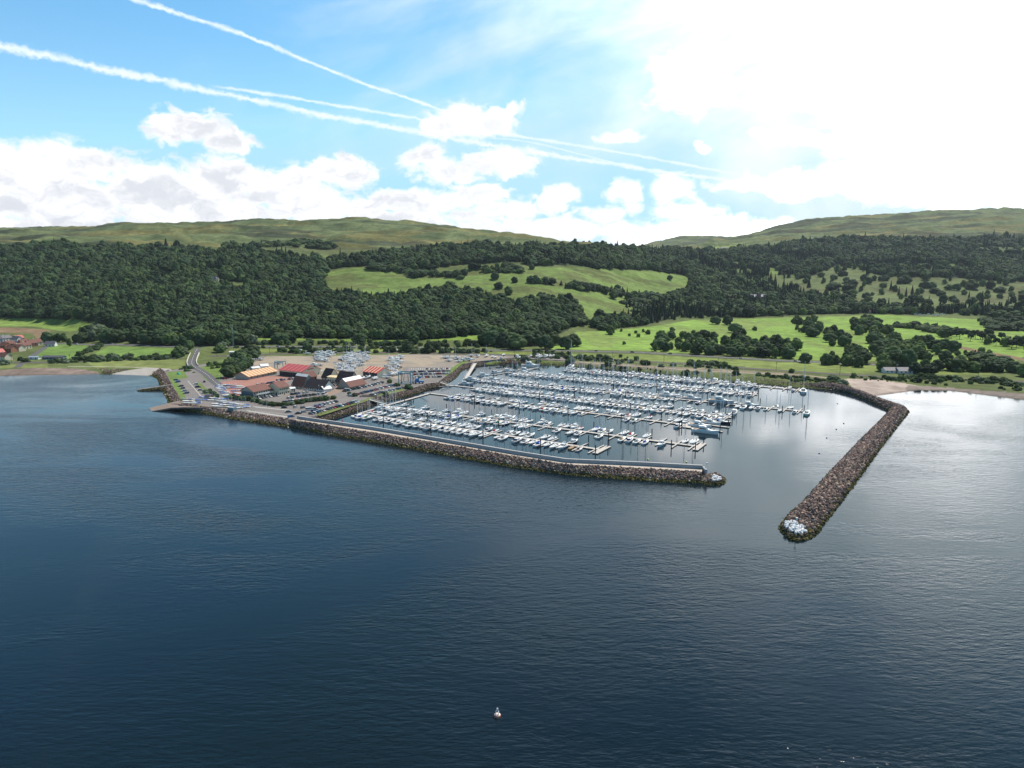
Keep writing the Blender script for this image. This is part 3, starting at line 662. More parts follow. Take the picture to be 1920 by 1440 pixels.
# slipways
def slab(name, poly, zs, mat, label, cat, th=.5):
    P3 = [gp(x, y, z) for (x, y), z in zip(poly, zs)]; n = len(P3)
    m = MB(); V = [tuple(p) for p in P3] + [(p[0], p[1], p[2] - th) for p in P3]
    m.add(V, [tuple(range(n)), tuple(range(n, 2 * n))[::-1]] + [(i, n + i, n + (i + 1) % n, (i + 1) % n) for i in range(n)])
    return tag(link(name, m.mesh(name, [mat])), label, cat)
slab('slipway', [(280, 764.5), (312, 757), (336, 751), (345, 757), (392, 759.5), (392, 764), (345, 763.5), (320, 764.5), (284, 771)], [.1, 1.9, 3.3, 3.42, 3.42, 3.42, 3.3, 2.2, .1], material('ramp_concrete', (.23, .18, .15), rough=.9, var=.15, vscale=.3), 'sloping concrete slipway running down into the open water', 'slipway', 1.)
slab('boat_slip', [(205, 702.5), (250, 689.5), (320, 691), (283, 705.5)], [-.2, 2.6, 3.2, -.2], material('slip_concrete', (.36, .33, .30), rough=.9, var=.15, vscale=.3), 'wide pale concrete apron sloping into the bay below the grass field', 'slipway', .6)
o = thing('stone_groyne', (0, 0, 0), 0, 'thin stone jetty sticking out into the bay from the grass strip', 'jetty')
a, b = gp(258, 732, .3), gp(322, 723, 2.6); d = (b - a)[:2] / np.linalg.norm((b - a)[:2]); nn = np.array([-d[1], d[0], 0])
sc = np.array([[a + nn * 2 - (0, 0, 1), a, a - nn * 2 - (0, 0, 1)], [(a + b) / 2 + nn * 3 - (0, 0, 1.2), (a + b) / 2, (a + b) / 2 - nn * 3 - (0, 0, 1.2)], [b + nn * 3.2 - (0, 0, 1.2), b, b - nn * 3.2 - (0, 0, 1.2)]])
core('rubble_bank', sc, o); rocks('rock_armour', surf(sc, RNG.random(420), RNG.random(420)), .4, .8, parent=o, weed=1.6)
MBx = MB(); MBx.tube(a + (0, 0, .4), b + (0, 0, .6), .6, .7, 6); link('concrete_cap', MBx.mesh('concrete_cap', [M_CONC]), o)

# ------------------------------------------------------------------ roads, railway, tracks draped on the land
M_ROAD = material('road_asphalt', (.10, .095, .10), rough=.9, var=.1, vscale=.1)
def drape(name, pts, width, mat, lift=.12, z=None, img=True):
    L = hit([p[0] for p in pts], [p[1] for p in pts]) if z is None else line3(pts, z)
    n = max(8, int(np.linalg.norm(np.diff(L, axis=0), axis=1).sum() / 6)); L = resample(L, n)
    k = np.ones(5) / 5
    for i in range(2): L[:, i] = np.convolve(np.pad(L[:, i], 2, mode='edge'), k, 'valid')
    t = np.gradient(L[:, :2], axis=0); t /= np.linalg.norm(t, axis=1)[:, None]; nv = np.stack([-t[:, 1], t[:, 0]], -1)
    V = []
    for s in (-1, -.33, .33, 1):
        q = L[:, :2] + nv * s * width / 2; zz = tz(q[:, 0], q[:, 1]) + lift if z is None else np.full(n, z + lift)
        V.append(np.c_[q, zz])
    V = np.concatenate(V); F = []
    for s in range(3):
        for i in range(n - 1): F.append((s * n + i, s * n + i + 1, (s + 1) * n + i + 1, (s + 1) * n + i))
    me = mesh_np(name, V, F, [mat])
    if me.polygons[0].normal.z < 0: me.flip_normals()
    struct(name, me); return L, nv
ROADP = [(-300, 640), (-60, 641), (92, 644), (200, 646), (330, 650.5), (460, 650), (620, 650), (760, 651), (900, 656.5), (1040, 657.5), (1200, 661), (1387, 672), (1489, 677.5), (1650, 684.5), (1920, 688), (2300, 694)]
roadL, roadN = drape('road_main', ROADP, 11, M_ROAD, .16)
drape('road_marking', ROADP, .35, M_LINE, .2)
RAILP = [(-300, 680), (90, 680), (200, 675), (330, 671), (350, 670)], [(388, 668), (560, 662.5), (760, 661), (900, 664), (1000, 667), (1150, 674), (1300, 683), (1450, 694), (1640, 706), (1920, 716), (2300, 728)]
M_BALL = material('ballast', (.10, .085, .075), rough=.95, var=.25, vscale=.4)
railL = [drape('railway_bed', p, 9, M_BALL, .15)[0] for p in RAILP]
M_RAIL = material('rail_steel', (.25, .22, .20), rough=.4, metal=.7)
drape('track_sand', [(960, 670.5), (1060, 677), (1200, 687), (1300, 695), (1400, 700), (1500, 703), (1590, 713)], 5, material('sandy_track', (.30, .25, .175), rough=.95, var=.2, vscale=.1), .12)
drape('road_lane', [(30, 690), (60, 668), (80, 655), (93, 646)], 6, M_ROAD, .14)
drape('road_footpath', [(330, 696), (300, 692), (230, 688), (120, 687)], 2.2, M_CONC, .1)
# access road over the railway bridge
ACC = [(371, 653), (367, 660), (362, 669), (359, 679), (361, 689), (368, 698), (377, 707), (386, 717), (395, 727), (405, 738), (418, 746), (432, 751)]
La = hit([p[0] for p in ACC], [p[1] for p in ACC])
La[:, 2] = 0; Lr = resample(La, 70)
k = np.ones(7) / 7
for i in range(2): Lr[:, i] = np.convolve(np.pad(Lr[:, i], 3, mode='edge'), k, 'valid')
t = np.gradient(Lr[:, :2], axis=0); t /= np.linalg.norm(t, axis=1)[:, None]; nv = np.stack([-t[:, 1], t[:, 0]], -1)
zr = np.maximum(tz(Lr[:, 0], Lr[:, 1]), ZP - .1) + .2
def ribbon(name, w0, w1, lift, mat, sel=slice(None)):
    a = Lr[sel, :2] + nv[sel] * w0; b = Lr[sel, :2] + nv[sel] * w1; z = zr[sel] + lift; n = len(z)
    me = mesh_np(name, np.concatenate([np.c_[a, z], np.c_[b, z]]), [(i, i + 1, n + i + 1, n + i) for i in range(n - 1)], [mat])
    if me.polygons[0].normal.z < 0: me.flip_normals()
    struct(name, me)
ribbon('road_access', -3.6, 3.6, 0, M_ROAD)
m = MB()
for i in range(0, 68, 2):
    a, b = Lr[i], Lr[i + 1]; n_ = nv[i] * .16
    m.add([(*(a[:2] - n_), zr[i] + .03), (*(b[:2] - n_), zr[i + 1] + .03), (*(b[:2] + n_), zr[i + 1] + .03), (*(a[:2] + n_), zr[i] + .03)], [(0, 1, 2, 3)])
struct('road_access_marking', m.mesh('road_marking', [M_LINE]))
M_PARA = material('parapet_paint', (.62, .62, .50), rough=.7)
for s, lab in ((-1, 'pale parapet of the road bridge, on the village side'), (1, 'pale parapet of the road bridge, on the marina side')):
    m = MB(); I = range(8, 30)
    for i in I:
        a = Lr[i, :2] - nv[i] * s * -1 * 4.4 * 1; b = Lr[i + 1, :2] + nv[i + 1] * s * 4.4; a = Lr[i, :2] + nv[i] * s * 4.4
        w = nv[i] * .25
        m.add([(*(a - w), zr[i] - 1), (*(b - w), zr[i + 1] - 1), (*(b + w), zr[i + 1] - 1), (*(a + w), zr[i] - 1), (*(a - w), zr[i] + 1.1), (*(b - w), zr[i + 1] + 1.1), (*(b + w), zr[i + 1] + 1.1), (*(a + w), zr[i] + 1.1)],
              [(4, 5, 6, 7), (0, 1, 5, 4), (2, 3, 7, 6), (1, 2, 6, 5), (3, 0, 4, 7)])
    tag(link('bridge_parapet', m.mesh('bridge_parapet', [M_PARA])), lab, 'parapet')

# ------------------------------------------------------------------ trees
def leafm(name, col, col2, rnd=.28): 
    m = material(name, tuple(1.5 * c for c in col), rough=.75, spec=.18, var=.25, vscale=.35, rnd=rnd, rndhue=tuple(1.5 * c for c in col2))
    t = m.node_tree; n = NT(t); b = t.nodes['Principled BSDF']; tr = n.node('ShaderNodeBsdfTranslucent'); mx = n.node('ShaderNodeMixShader'); mx.inputs[0].default_value = .2
    n.put(tr.inputs[0], n.v('MULTIPLY', b.inputs['Base Color'].links[0].from_socket, (1.3, 1.5, .7))); t.links.new(b.outputs[0], mx.inputs[1]); t.links.new(tr.outputs[0], mx.inputs[2])
    t.links.new(mx.outputs[0], t.nodes['Material Output'].inputs[0]); return m
M_BROAD = leafm('leaves_broad', (.034, .062, .024), (.070, .102, .034), .45)
M_DARK = leafm('leaves_dark', (.022, .044, .020), (.046, .072, .029), .45)
M_CONI = leafm('needles', (.018, .036, .021), (.028, .046, .026))
M_GREY = leafm('leaves_grey', (.13, .15, .10), (.10, .13, .08), .15)
M_LIGHT = leafm('leaves_light', (.065, .10, .03), (.085, .12, .038))
M_RED = leafm('leaves_copper', (.05, .028, .028), (.06, .03, .03), .1)
M_BARK = material('bark', (.075, .06, .048), rough=.95, var=.25, vscale=2)
def subdiv(V, F):
    V = list(map(tuple, V)); ed = {}; out = []
    def mid(a, b):
        k = (min(a, b), max(a, b))
        if k not in ed: m_ = (np.array(V[a]) + np.array(V[b])) / 2; V.append(tuple(m_ / np.linalg.norm(m_))); ed[k] = len(V) - 1
        return ed[k]
    for a, b, c_ in F: x, y, z = mid(a, b), mid(b, c_), mid(c_, a); out += [(a, x, z), (x, b, y), (z, y, c_), (x, y, z)]
    return np.array(V), np.array(out)
IV2, IF2 = subdiv(IV, IF)
def crown_mesh(name, h, w, lobes, leaf, n, seed, mat, style='broad', z0=.18):
    rng = np.random.default_rng(seed); C = []; RR = []
    if style == 'broad':
        for i in range(lobes):
            a = i * 2.4 + rng.uniform(-.3, .3); u = (i + .5) / lobes
            zz = h * (z0 + .14 + (.80 - z0 - .02) * u); rr = w * .5 * math.sqrt(max(.05, 1 - ((u - .30) / .74) ** 2)) * rng.uniform(.38, .84)
            C.append((math.cos(a) * rr, math.sin(a) * rr, zz)); RR.append(w * rng.uniform(.15, .30) * (1.08 - .45 * abs(u - .35)))
        C.append((0, 0, h * .62)); RR.append(w * .31)
    elif style == 'poplar':
        for i in range(lobes):
            a = i * 2.4; u = (i + .5) / lobes; C.append((math.cos(a) * w * .13, math.sin(a) * w * .13, h * (.16 + .74 * u))); RR.append(w * (.40 - .26 * abs(u - .35)))
    elif style == 'pine':
        for i in range(lobes):
            a = i * 2.4; u = (i + .5) / lobes; rr = w * .36 * math.sqrt(1 - (u - .2) ** 2); C.append((math.cos(a) * rr, math.sin(a) * rr, h * (.5 + .4 * u))); RR.append(w * rng.uniform(.15, .24))
    C = np.array(C) if C else None; RR = np.array(RR) if len(RR) else None
    if style == 'conifer':
        u = rng.random(n) ** .8; a = rng.uniform(0, 2 * math.pi, n); tier = (u * 11) % 1
        rad = w * .5 * (1 - u) * (.62 + .38 * (1 - tier)) * (1 + .18 * np.sin(a * 5 + u * 30)) * rng.uniform(.75, 1.03, n)
        p = np.stack([np.cos(a) * rad, np.sin(a) * rad, h * (.06 + .94 * u)], -1); nr = np.stack([np.cos(a), np.sin(a), np.full(n, .55)], -1)
    else:
        k = rng.choice(len(C), n, p=RR ** 2 / (RR ** 2).sum()); d = rng.normal(size=(n, 3)); d /= np.linalg.norm(d, axis=1)[:, None]
        d[:, 2] = np.where(d[:, 2] < -.35, -d[:, 2] * .6, d[:, 2]); d /= np.linalg.norm(d, axis=1)[:, None]
        p = C[k] + d * RR[k, None] * rng.uniform(.84, 1.12, (n, 1)) * np.array([1, 1, .86]); nr = d
        dd = np.min(np.linalg.norm((p[:, None] - C[None]) * np.array([1, 1, 1.15]), axis=2) / RR[None], axis=1); ok = dd > .78; p, nr = p[ok], nr[ok]
    m = len(p); nr = nr + rng.normal(0, .27, (m, 3)); nr /= np.linalg.norm(nr, axis=1)[:, None]
    a = np.cross(nr, rng.normal(size=(m, 3))); a /= np.linalg.norm(a, axis=1)[:, None]; b = np.cross(nr, a); s = (leaf * rng.uniform(.6, 1.35, m))[:, None]
    V = np.stack([p - a * s - b * s * .7, p + a * s - b * s * .5, p + a * s * .8 + b * s * .8, p - a * s * .7 + b * s * .6], 1).reshape(-1, 3)
    F = np.arange(4 * m).reshape(m, 4)
    # leafy clump bodies under the loose leaves
    CV = []; CF = []
    if style == 'conifer': CS = [((0, 0, h * u), w * .30 * (1 - u), h * .09) for u in (.15, .3, .45, .6, .75, .88)]
    else: CS = [(c_, r_ * .93, r_ * .80) for c_, r_ in zip(C, RR)]
    for c_, r_, rz in CS:
        o = len(V) + sum(len(x) for x in CV); CV.append(IV2 * (1 + .13 * rng.normal(size=(len(IV2), 1))) * np.array([r_, r_, rz]) + np.array(c_)); CF.append(IF2 + o)
    CV = np.concatenate(CV); CF = np.concatenate(CF)
    V = np.concatenate([V, CV]); F4 = np.concatenate([F, np.c_[CF, CF[:, 2]]]) if False else F
    me = bpy.data.meshes.new(name); nl = F.size + CF.size
    me.vertices.add(len(V)); me.vertices.foreach_set('co', V.astype(np.float32).ravel())
    me.loops.add(nl); me.loops.foreach_set('vertex_index', np.concatenate([F.ravel(), CF.ravel()]).astype(np.int32))
    np_ = len(F) + len(CF); me.polygons.add(np_)
    me.polygons.foreach_set('loop_start', np.concatenate([np.arange(0, F.size, 4), F.size + np.arange(0, CF.size, 3)]).astype(np.int32))
    me.polygons.foreach_set('loop_total', np.concatenate([np.full(len(F), 4), np.full(len(CF), 3)]).astype(np.int32))
    me.materials.append(mat); me.update(); me.validate(); return me
def trunk_mesh(name, h, r, limbs, seed, top=.7):
    rng = random.Random(seed); m = MB(); m.tube((0, 0, -.6), (0, 0, h * .3), r * 1.25, r, 7); m.tube((0, 0, h * .3), (.15, .1, h * top), r, r * .35, 6)
    for i in range(limbs):
        a = i * 2.4 + rng.uniform(-.4, .4); z = h * (.24 + .3 * i / max(1, limbs)); L = h * rng.uniform(.16, .26)
        m.tube((0, 0, z), (math.cos(a) * L, math.sin(a) * L, z + L * .9), r * .45, r * .15, 5)
    return m.mesh(name, [M_BARK], True)
TREE = {}
def deft(k, h, w, lobes, leaf, n, mat, style='broad', z0=.0, limbs=5, tr=None):
    TREE[k] = (crown_mesh('crown_' + k, h, w, lobes, leaf, n, hash_(k), mat, style, z0), trunk_mesh('trunk_' + k, h, tr or w * .035, limbs, hash_(k), .8 if style in ('conifer', 'poplar') else .62), h, w)
def hash_(s): return sum((i + 3) * ord(ch) for i, ch in enumerate(s))
deft('round', 12, 12, 19, .36, 2000, M_BROAD); deft('broad', 12, 14, 22, .38, 2200, M_DARK); deft('tall', 12, 9, 17, .34, 1700, M_BROAD, z0=-.02)
deft('oak', 12, 13, 20, .37, 2100, M_DARK, z0=.04); deft('light', 12, 11, 17, .35, 1700, M_LIGHT)
deft('poplar', 12, 5, 9, .32, 1500, M_BROAD, 'poplar'); deft('conifer', 12, 6, 0, .36, 1900, M_CONI, 'conifer', limbs=0, tr=.2)
deft('pine', 12, 9, 12, .36, 1500, M_CONI, 'pine', tr=.26, limbs=4); deft('grey', 12, 12, 13, .42, 2000, M_GREY); deft('copper', 12, 11, 13, .42, 2000, M_RED)
deft('bush', 4, 5.5, 11, .26, 1300, M_BROAD, z0=-.12, limbs=3, tr=.12); deft('shrub', 4, 6.5, 13, .27, 1300, M_GREY, z0=-.12, limbs=3, tr=.1); deft('gorse', 4, 6.5, 12, .27, 1300, M_DARK, z0=-.15, limbs=3, tr=.1)
DESC = {'round': 'round green tree', 'broad': 'broad dark tree', 'tall': 'tall green tree', 'oak': 'dark spreading tree', 'light': 'light green tree', 'poplar': 'slim upright tree', 'conifer': 'pointed dark conifer',
        'pine': 'flat-topped pine', 'grey': 'silvery grey tree', 'copper': 'dark copper tree', 'bush': 'round green bush', 'shrub': 'silvery grey bush', 'gorse': 'low dark bush'}
taken = []
def plant(k, p, h, label, group, rng=random):
    cm, tm, H, W = TREE[k]; s = h / H; sx = s * rng.uniform(.85, 1.32)
    small = k in ('bush', 'shrub', 'gorse')
    place({'conifer': 'conifer_tree', 'pine': 'pine_tree', 'poplar': 'poplar_tree', 'bush': 'bush', 'shrub': 'bush', 'gorse': 'bush'}.get(k, 'leafy_tree'), [('crown', cm), ('trunk', tm)],
          (p[0], p[1], p[2] - .1), rng.uniform(0, 6.28), (sx, sx, s), label, 'bush' if small else 'tree', group)
    taken.append((p[0], p[1], h * W / H * .5))
LOOSE_T = []
M_WOODI = ['round', 'broad', 'tall', 'oak', 'conifer', 'light', 'bush', 'gorse', 'shrub']
def grove(where, group, kinds, h0, h1, poly=None, n=0, pts=None, sp=7., seed=1, zmin=None, stuff=False):
    """plants numbered along the shore, counted from the village end"""
    rng = random.Random(seed)
    if pts is None:
        xs = [q[0] for q in poly]; ys = [q[1] for q in poly]; pts = []; t = 0
        while len(pts) < n and t < 6000:
            t += 1; x, y = rng.uniform(min(xs), max(xs)), rng.uniform(min(ys), max(ys))
            if inpoly(np.array([x]), np.array([y]), poly)[0] and all((x - a) ** 2 + ((y - b) * 2.2) ** 2 > sp * sp for a, b in pts): pts.append((x, y))
    pts = sorted(pts); P3 = hit([q[0] for q in pts], [q[1] for q in pts]) if zmin is None else line3(pts, zmin)
    for i, (q, p) in enumerate(zip(pts, P3)):
        k = kinds[rng.randrange(len(kinds))]
        if stuff: LOOSE_T.append((*p[:2], p[2] - .1, M_WOODI.index(k), rng.uniform(h0, h1) / 12, rng.uniform(0, 6.28))); continue
        plant(k, p, rng.uniform(h0, h1), f'{DESC[k]}, {nth(i + 1)} from village end {where}', group, rng)
BR = ['round', 'round', 'broad', 'oak', 'tall', 'light']
grove('of the row beside the small car park', 'trees by the small car park', ['round', 'oak'], 6.5, 8.5, pts=[(341, 703), (348, 700), (357, 701), (352, 709), (366, 714), (378, 722)], seed=2)
grove('of the lawn beside the access road', 'trees on the roadside lawn', ['round', 'light'], 6, 8.5, pts=[(394, 692), (399, 701), (404, 689), (409, 699), (414, 694), (405, 710)], seed=3)
grove('of the copse behind the striped shed', 'trees of the copse by the striped shed', ['round', 'broad', 'oak', 'tall'], 8.5, 12, poly=[(412, 700), (424, 694), (448, 674), (475, 664), (483, 672), (466, 690), (448, 706), (418, 711)], n=26, sp=7, seed=4, zmin=ZP)
grove('of the belt below the hillside wood', 'trees of the belt below the wood', BR + ['grey'], 10, 17, poly=[(155, 622), (200, 630), (320, 641), (480, 641), (480, 647), (330, 648), (155, 641)], n=44, sp=11, seed=5)
grove('of the tall line by the road junction', 'upright trees by the road junction', ['poplar', 'tall'], 15, 19, pts=[(362, 648), (372, 646), (386, 647), (397, 648), (408, 646), (417, 648), (430, 648)], seed=6)
grove('of the screen behind the village', 'trees behind the village', ['tall', 'oak', 'poplar'], 10, 13, pts=[(89, 641), (97, 641), (104, 641), (111, 641), (119, 641), (130, 650), (141, 642), (152, 643)], seed=7)
grove('of the hedge between the two near fields', 'bushes of the field hedge', ['bush', 'gorse'], 4, 6.5, pts=[(148, 667), (155, 665), (161, 662), (167, 660), (172, 657), (178, 656), (183, 653), (190, 650)], seed=8)
grove('of the railway scrub', 'railway scrub near the village', ['bush', 'shrub', 'gorse'], 3.5, 6, pts=[(10, 684), (38, 676), (48, 679), (152, 676), (160, 675), (170, 676), (181, 675), (190, 674), (208, 672), (214, 675), (236, 671), (246, 669), (270, 672), (285, 673), (293, 670), (312, 672)], seed=9)
grove('of the trees round the bridge approach', 'trees round the bridge approach', ['grey', 'round', 'round'], 8, 11, pts=[(336, 668), (345, 664), (352, 657), (357, 653), (336, 660), (418, 656), (424, 652), (412, 661)], seed=10)
grove('of the roadside trees behind the yard', 'roadside trees behind the yard', ['round', 'oak', 'tall'], 9, 13, pts=[(522, 643), (534, 644), (548, 643), (576, 659), (668, 641), (677, 643), (763, 660), (803, 662), (818, 655), (776, 645)], seed=11)
grove('of the hedge between road and golf course', 'hedge between road and golf course', ['bush', 'gorse'], 3.5, 6, poly=[(480, 643), (900, 643), (900, 652), (480, 647)], n=46, sp=8, seed=12)
grove('of the thicket behind the storage yard', 'bushes behind the storage yard', ['bush', 'gorse'], 3.5, 5.5, poly=[(520, 659), (660, 658), (900, 661), (900, 663), (660, 661.5), (520, 663)], n=34, sp=8, seed=13)
grove('of the dark clump by the main road', 'trees of the clump by the main road', ['round', 'broad', 'oak', 'oak'], 12, 18, poly=[(905, 645), (940, 630), (1000, 628), (1045, 640), (1085, 650), (1075, 656), (960, 655), (910, 653)], n=24, sp=12, seed=14)
grove('of the fairway belt by the main road', 'trees of the belt by the main road', BR, 8, 13, poly=[(1222, 652), (1300, 650), (1420, 664), (1490, 668), (1484, 674), (1380, 669), (1230, 660)], n=30, sp=10, seed=15)
grove('of the second fairway belt', 'trees of the second fairway belt', BR, 8, 13, poly=[(1240, 636), (1320, 632), (1380, 640), (1485, 650), (1480, 662), (1400, 660), (1330, 650), (1235, 645)], n=34, sp=10, seed=16, stuff=True)
grove('of the diagonal belt across the golf course', 'trees of the diagonal belt', BR, 9, 13, poly=[(1478, 603), (1500, 600), (1560, 622), (1612, 655), (1625, 680), (1600, 688), (1560, 650), (1500, 625)], n=30, sp=10, seed=17)
grove('of the heavy belt on the golf course', 'trees of the heavy golf course belt', BR + ['broad'], 10, 16, poly=[(1580, 600), (1640, 600), (1675, 630), (1690, 655), (1720, 690), (1660, 692), (1640, 660)], n=34, sp=11, seed=18)
grove('of the clumps beyond the heavy belt', 'trees beyond the heavy belt', BR, 8, 13, poly=[(1695, 640), (1740, 638), (1810, 668), (1800, 684), (1730, 690), (1700, 670)], n=20, sp=11, seed=19, stuff=True)
grove('of the roadside row by the bungalows', 'roadside trees by the bungalows', ['round', 'oak', 'broad', 'bush'], 9, 12, pts=[(1510, 680), (1550, 684), (1566, 683), (1590, 685), (1610, 688), (1735, 693), (1757, 694), (1790, 695), (1825, 697), (1844, 696), (1868, 697), (1900, 698), (1918, 706), (1655, 696), (1668, 694), (1715, 700), (1740, 703)], seed=20)
grove('of the conifer hedge behind the first green', 'conifers behind the first green', ['conifer'], 9, 14, poly=[(1110, 611), (1180, 606), (1262, 594), (1268, 600), (1190, 614), (1112, 618)], n=24, sp=8, seed=21)
grove('of the pine belt above the far fairway', 'pines above the far fairway', ['pine', 'round'], 9, 13, poly=[(1760, 626), (1800, 630), (1860, 634), (1940, 652), (1940, 664), (1850, 646), (1765, 634)], n=26, sp=9, seed=22)
grove('of the young trees scattered on the fairway', 'young trees on the fairway', ['round', 'light', 'tall'], 4, 7.5, pts=[(1145, 628), (1165, 622), (1180, 630), (1192, 625), (1197, 632), (1170, 646), (1206, 623), (1215, 627), (1232, 628), (1236, 634), (1500, 622), (1560, 668), (1788, 655), (1810, 664), (1823, 666), (1796, 667), (1840, 662), (1415, 620), (1260, 622), (1300, 626)], seed=23, stuff=True)
grove('of the big single trees on the fairways', 'single trees on the fairways', ['oak', 'round', 'tall'], 12, 16, pts=[(1145, 627), (1342, 608), (1364, 609), (1455, 650), (1492, 657), (1378, 624), (1390, 632), (1525, 607), (1515, 612)], seed=24)
grove('of the lone trees on the hill pasture', 'lone trees on the hill pasture', ['round', 'oak', 'broad'], 10, 15, pts=[(780, 521), (837, 518), (870, 516), (897, 504), (928, 523), (935, 541), (965, 530), (994, 530), (1002, 531), (1012, 532), (1022, 533), (1034, 534), (997, 505), (970, 508), (1067, 540), (1078, 541), (1090, 542), (1100, 544), (1110, 545), (1122, 546), (1135, 550), (1150, 560), (1165, 552), (1180, 562), (1190, 556), (1256, 525), (953, 552), (946, 505), (915, 512), (1200, 562)], seed=25, stuff=True)
grove('of the bushes along the harbour shore', 'bushes along the harbour shore', ['bush', 'gorse', 'shrub'], 2.6, 4.5, pts=[(985, 675), (1010, 677), (1045, 673), (1070, 679), (1104, 676), (1116, 674), (1140, 684), (1160, 683), (1212, 684), (1205, 682), (1240, 688), (1262, 686), (1303, 691), (1330, 697), (1350, 690), (1380, 703), (1484, 699), (1440, 705), (1560, 712), (1568, 715), (1575, 718), (1580, 722), (1600, 708), (1640, 711), (1665, 712), (1690, 712), (1720, 716), (1745, 713), (1765, 716), (1790, 716), (1820, 720), (1850, 718), (1880, 722), (1905, 728), (1700, 708), (1780, 712)], seed=26)
grove('of the planted car park beds', 'bushes round the office car park', ['bush', 'gorse', 'shrub'], 2.2, 3.4, pts=[(430, 748), (437, 747), (444, 750), (452, 750), (460, 751), (468, 751), (476, 753), (484, 755), (492, 757), (500, 759), (508, 760), (516, 761), (524, 761), (532, 761), (540, 760), (548, 759), (556, 757), (564, 756), (573, 754), (582, 753), (592, 752), (602, 751), (612, 750), (625, 748), (655, 741), (664, 743), (730, 718), (745, 724), (723, 741), (765, 729), (400, 741), (408, 745), (393, 734), (386, 737)], seed=27, zmin=ZP)
# the woods themselves: nobody could count these trees
M_WOODI = ['round', 'broad', 'tall', 'oak', 'conifer', 'light', 'bush', 'gorse', 'shrub']
def wood_points(poly, dens, seed, hmin=9, hmax=15, conif=.05, exclude=None, gaps=False):
    rng = np.random.default_rng(seed); out = []
    xs = np.array([q[0] for q in poly]); ys = np.array([q[1] for q in poly])
    a0, a1 = max(colaz(xs.min() - 20), R(-47)), min(colaz(xs.max() + 20), R(47)); Dc = 800.
    while Dc < 4300:
        cell = .33 * math.sqrt(Dc) * dens; da = cell / Dc; n = max(1, int((a1 - a0) / da)); c0 = .31 * math.sqrt(Dc)
        a = a0 + (np.arange(n) + rng.random(n) * .9) * da; d = Dc + (rng.random(n) - .5) * cell * .9
        out.append(np.stack([np.sin(a) * d, np.cos(a) * d, np.full(n, c0)], -1)); Dc += cell * .92
    p = np.concatenate(out); z = tz(p[:, 0], p[:, 1]); px, py = proj(p[:, 0], p[:, 1], z)
    ok = inpoly(px + fbm(p[:, 0], p[:, 1], 60, 2, 5) * 6, py + fbm(p[:, 0], p[:, 1], 50, 2, 6) * 4, poly) & ~inpoly(px, py, CLEAR)
    if exclude: 
        for e in exclude: ok &= ~inpoly(px, py, e)
    p, z = p[ok], z[ok]
    s = p[:, 2] / 12 * np.exp(rng.normal(.22, .24, len(p))) ; hh = np.exp(rng.normal(0, .2, len(p))) * (hmin + hmax) / 24 * np.clip(p[:, 2] / 11, .9, 1.5)
    kind = rng.integers(0, 4, len(p)); cf = rng.random(len(p)); zone = fbm(p[:, 0], p[:, 1], 260, 3, 77)
    kind = np.where(rng.random(len(p)) < .035, 5, kind)
    if gaps: g = fbm(p[:, 0], p[:, 1] * .6, 230, 3, 88) < -.30; kind = np.where(g & (rng.random(len(p)) < .85), -1, kind)
    con = cf < conif + (zone > .22) * conif * 5
    kind = np.where(con, 4, kind); hh = np.where(con, hh * 1.25, hh)
    k_ = kind >= 0; return np.c_[p[:, :2], z - .3][k_], np.stack([s, s, hh], -1)[k_], kind[k_], rng.uniform(0, 6.28, len(p))[k_]
def wood(name, label, P3, SC, KD, RO):
    me = bpy.data.meshes.new(name); me.vertices.add(len(P3)); me.vertices.foreach_set('co', P3.astype(np.float32).ravel())
    a = me.attributes.new('scl', 'FLOAT_VECTOR', 'POINT'); a.data.foreach_set('vector', SC.astype(np.float32).ravel())
    a = me.attributes.new('rot', 'FLOAT_VECTOR', 'POINT'); a.data.foreach_set('vector', np.c_[RO * 0, RO * 0, RO].astype(np.float32).ravel())
    a = me.attributes.new('knd', 'INT', 'POINT'); a.data.foreach_set('value', KD.astype(np.int32))
    me.update(); o = struct(name, me, 'stuff', label)
    g = bpy.data.node_groups.new(name, 'GeometryNodeTree'); g.interface.new_socket(name='Geometry', in_out='INPUT', socket_type='NodeSocketGeometry'); g.interface.new_socket(name='Geometry', in_out='OUTPUT', socket_type='NodeSocketGeometry')
    L = g.links.new; gi = g.nodes.new('NodeGroupInput'); go = g.nodes.new('NodeGroupOutput'); mp = g.nodes.new('GeometryNodeMeshToPoints'); ip = g.nodes.new('GeometryNodeInstanceOnPoints'); jn = g.nodes.new('GeometryNodeJoinGeometry')
    L(gi.outputs[0], mp.inputs[0]); L(mp.outputs[0], ip.inputs['Points'])
    for k in reversed(M_WOODI):
        cr = next(ob for ob in bpy.data.objects if ob.data == TREE[k][0]); oi = g.nodes.new('GeometryNodeObjectInfo'); oi.inputs['Object'].default_value = cr; oi.inputs['As Instance'].default_value = True; L(oi.outputs['Geometry'], jn.inputs[0])
    L(jn.outputs[0], ip.inputs['Instance']); ip.inputs['Pick Instance'].default_value = True
    def na(n, t):
        q = g.nodes.new('GeometryNodeInputNamedAttribute'); q.data_type = t; q.inputs['Name'].default_value = n; return next(s for s in q.outputs if s.enabled and s.name == 'Attribute')
    L(na('knd', 'INT'), ip.inputs['Instance Index']); L(na('scl', 'FLOAT_VECTOR'), ip.inputs['Scale']); L(na('rot', 'FLOAT_VECTOR'), ip.inputs['Rotation'])
    L(ip.outputs[0], go.inputs[0]); md = o.modifiers.new('woodland', 'NODES'); md.node_group = g
    return len(P3)
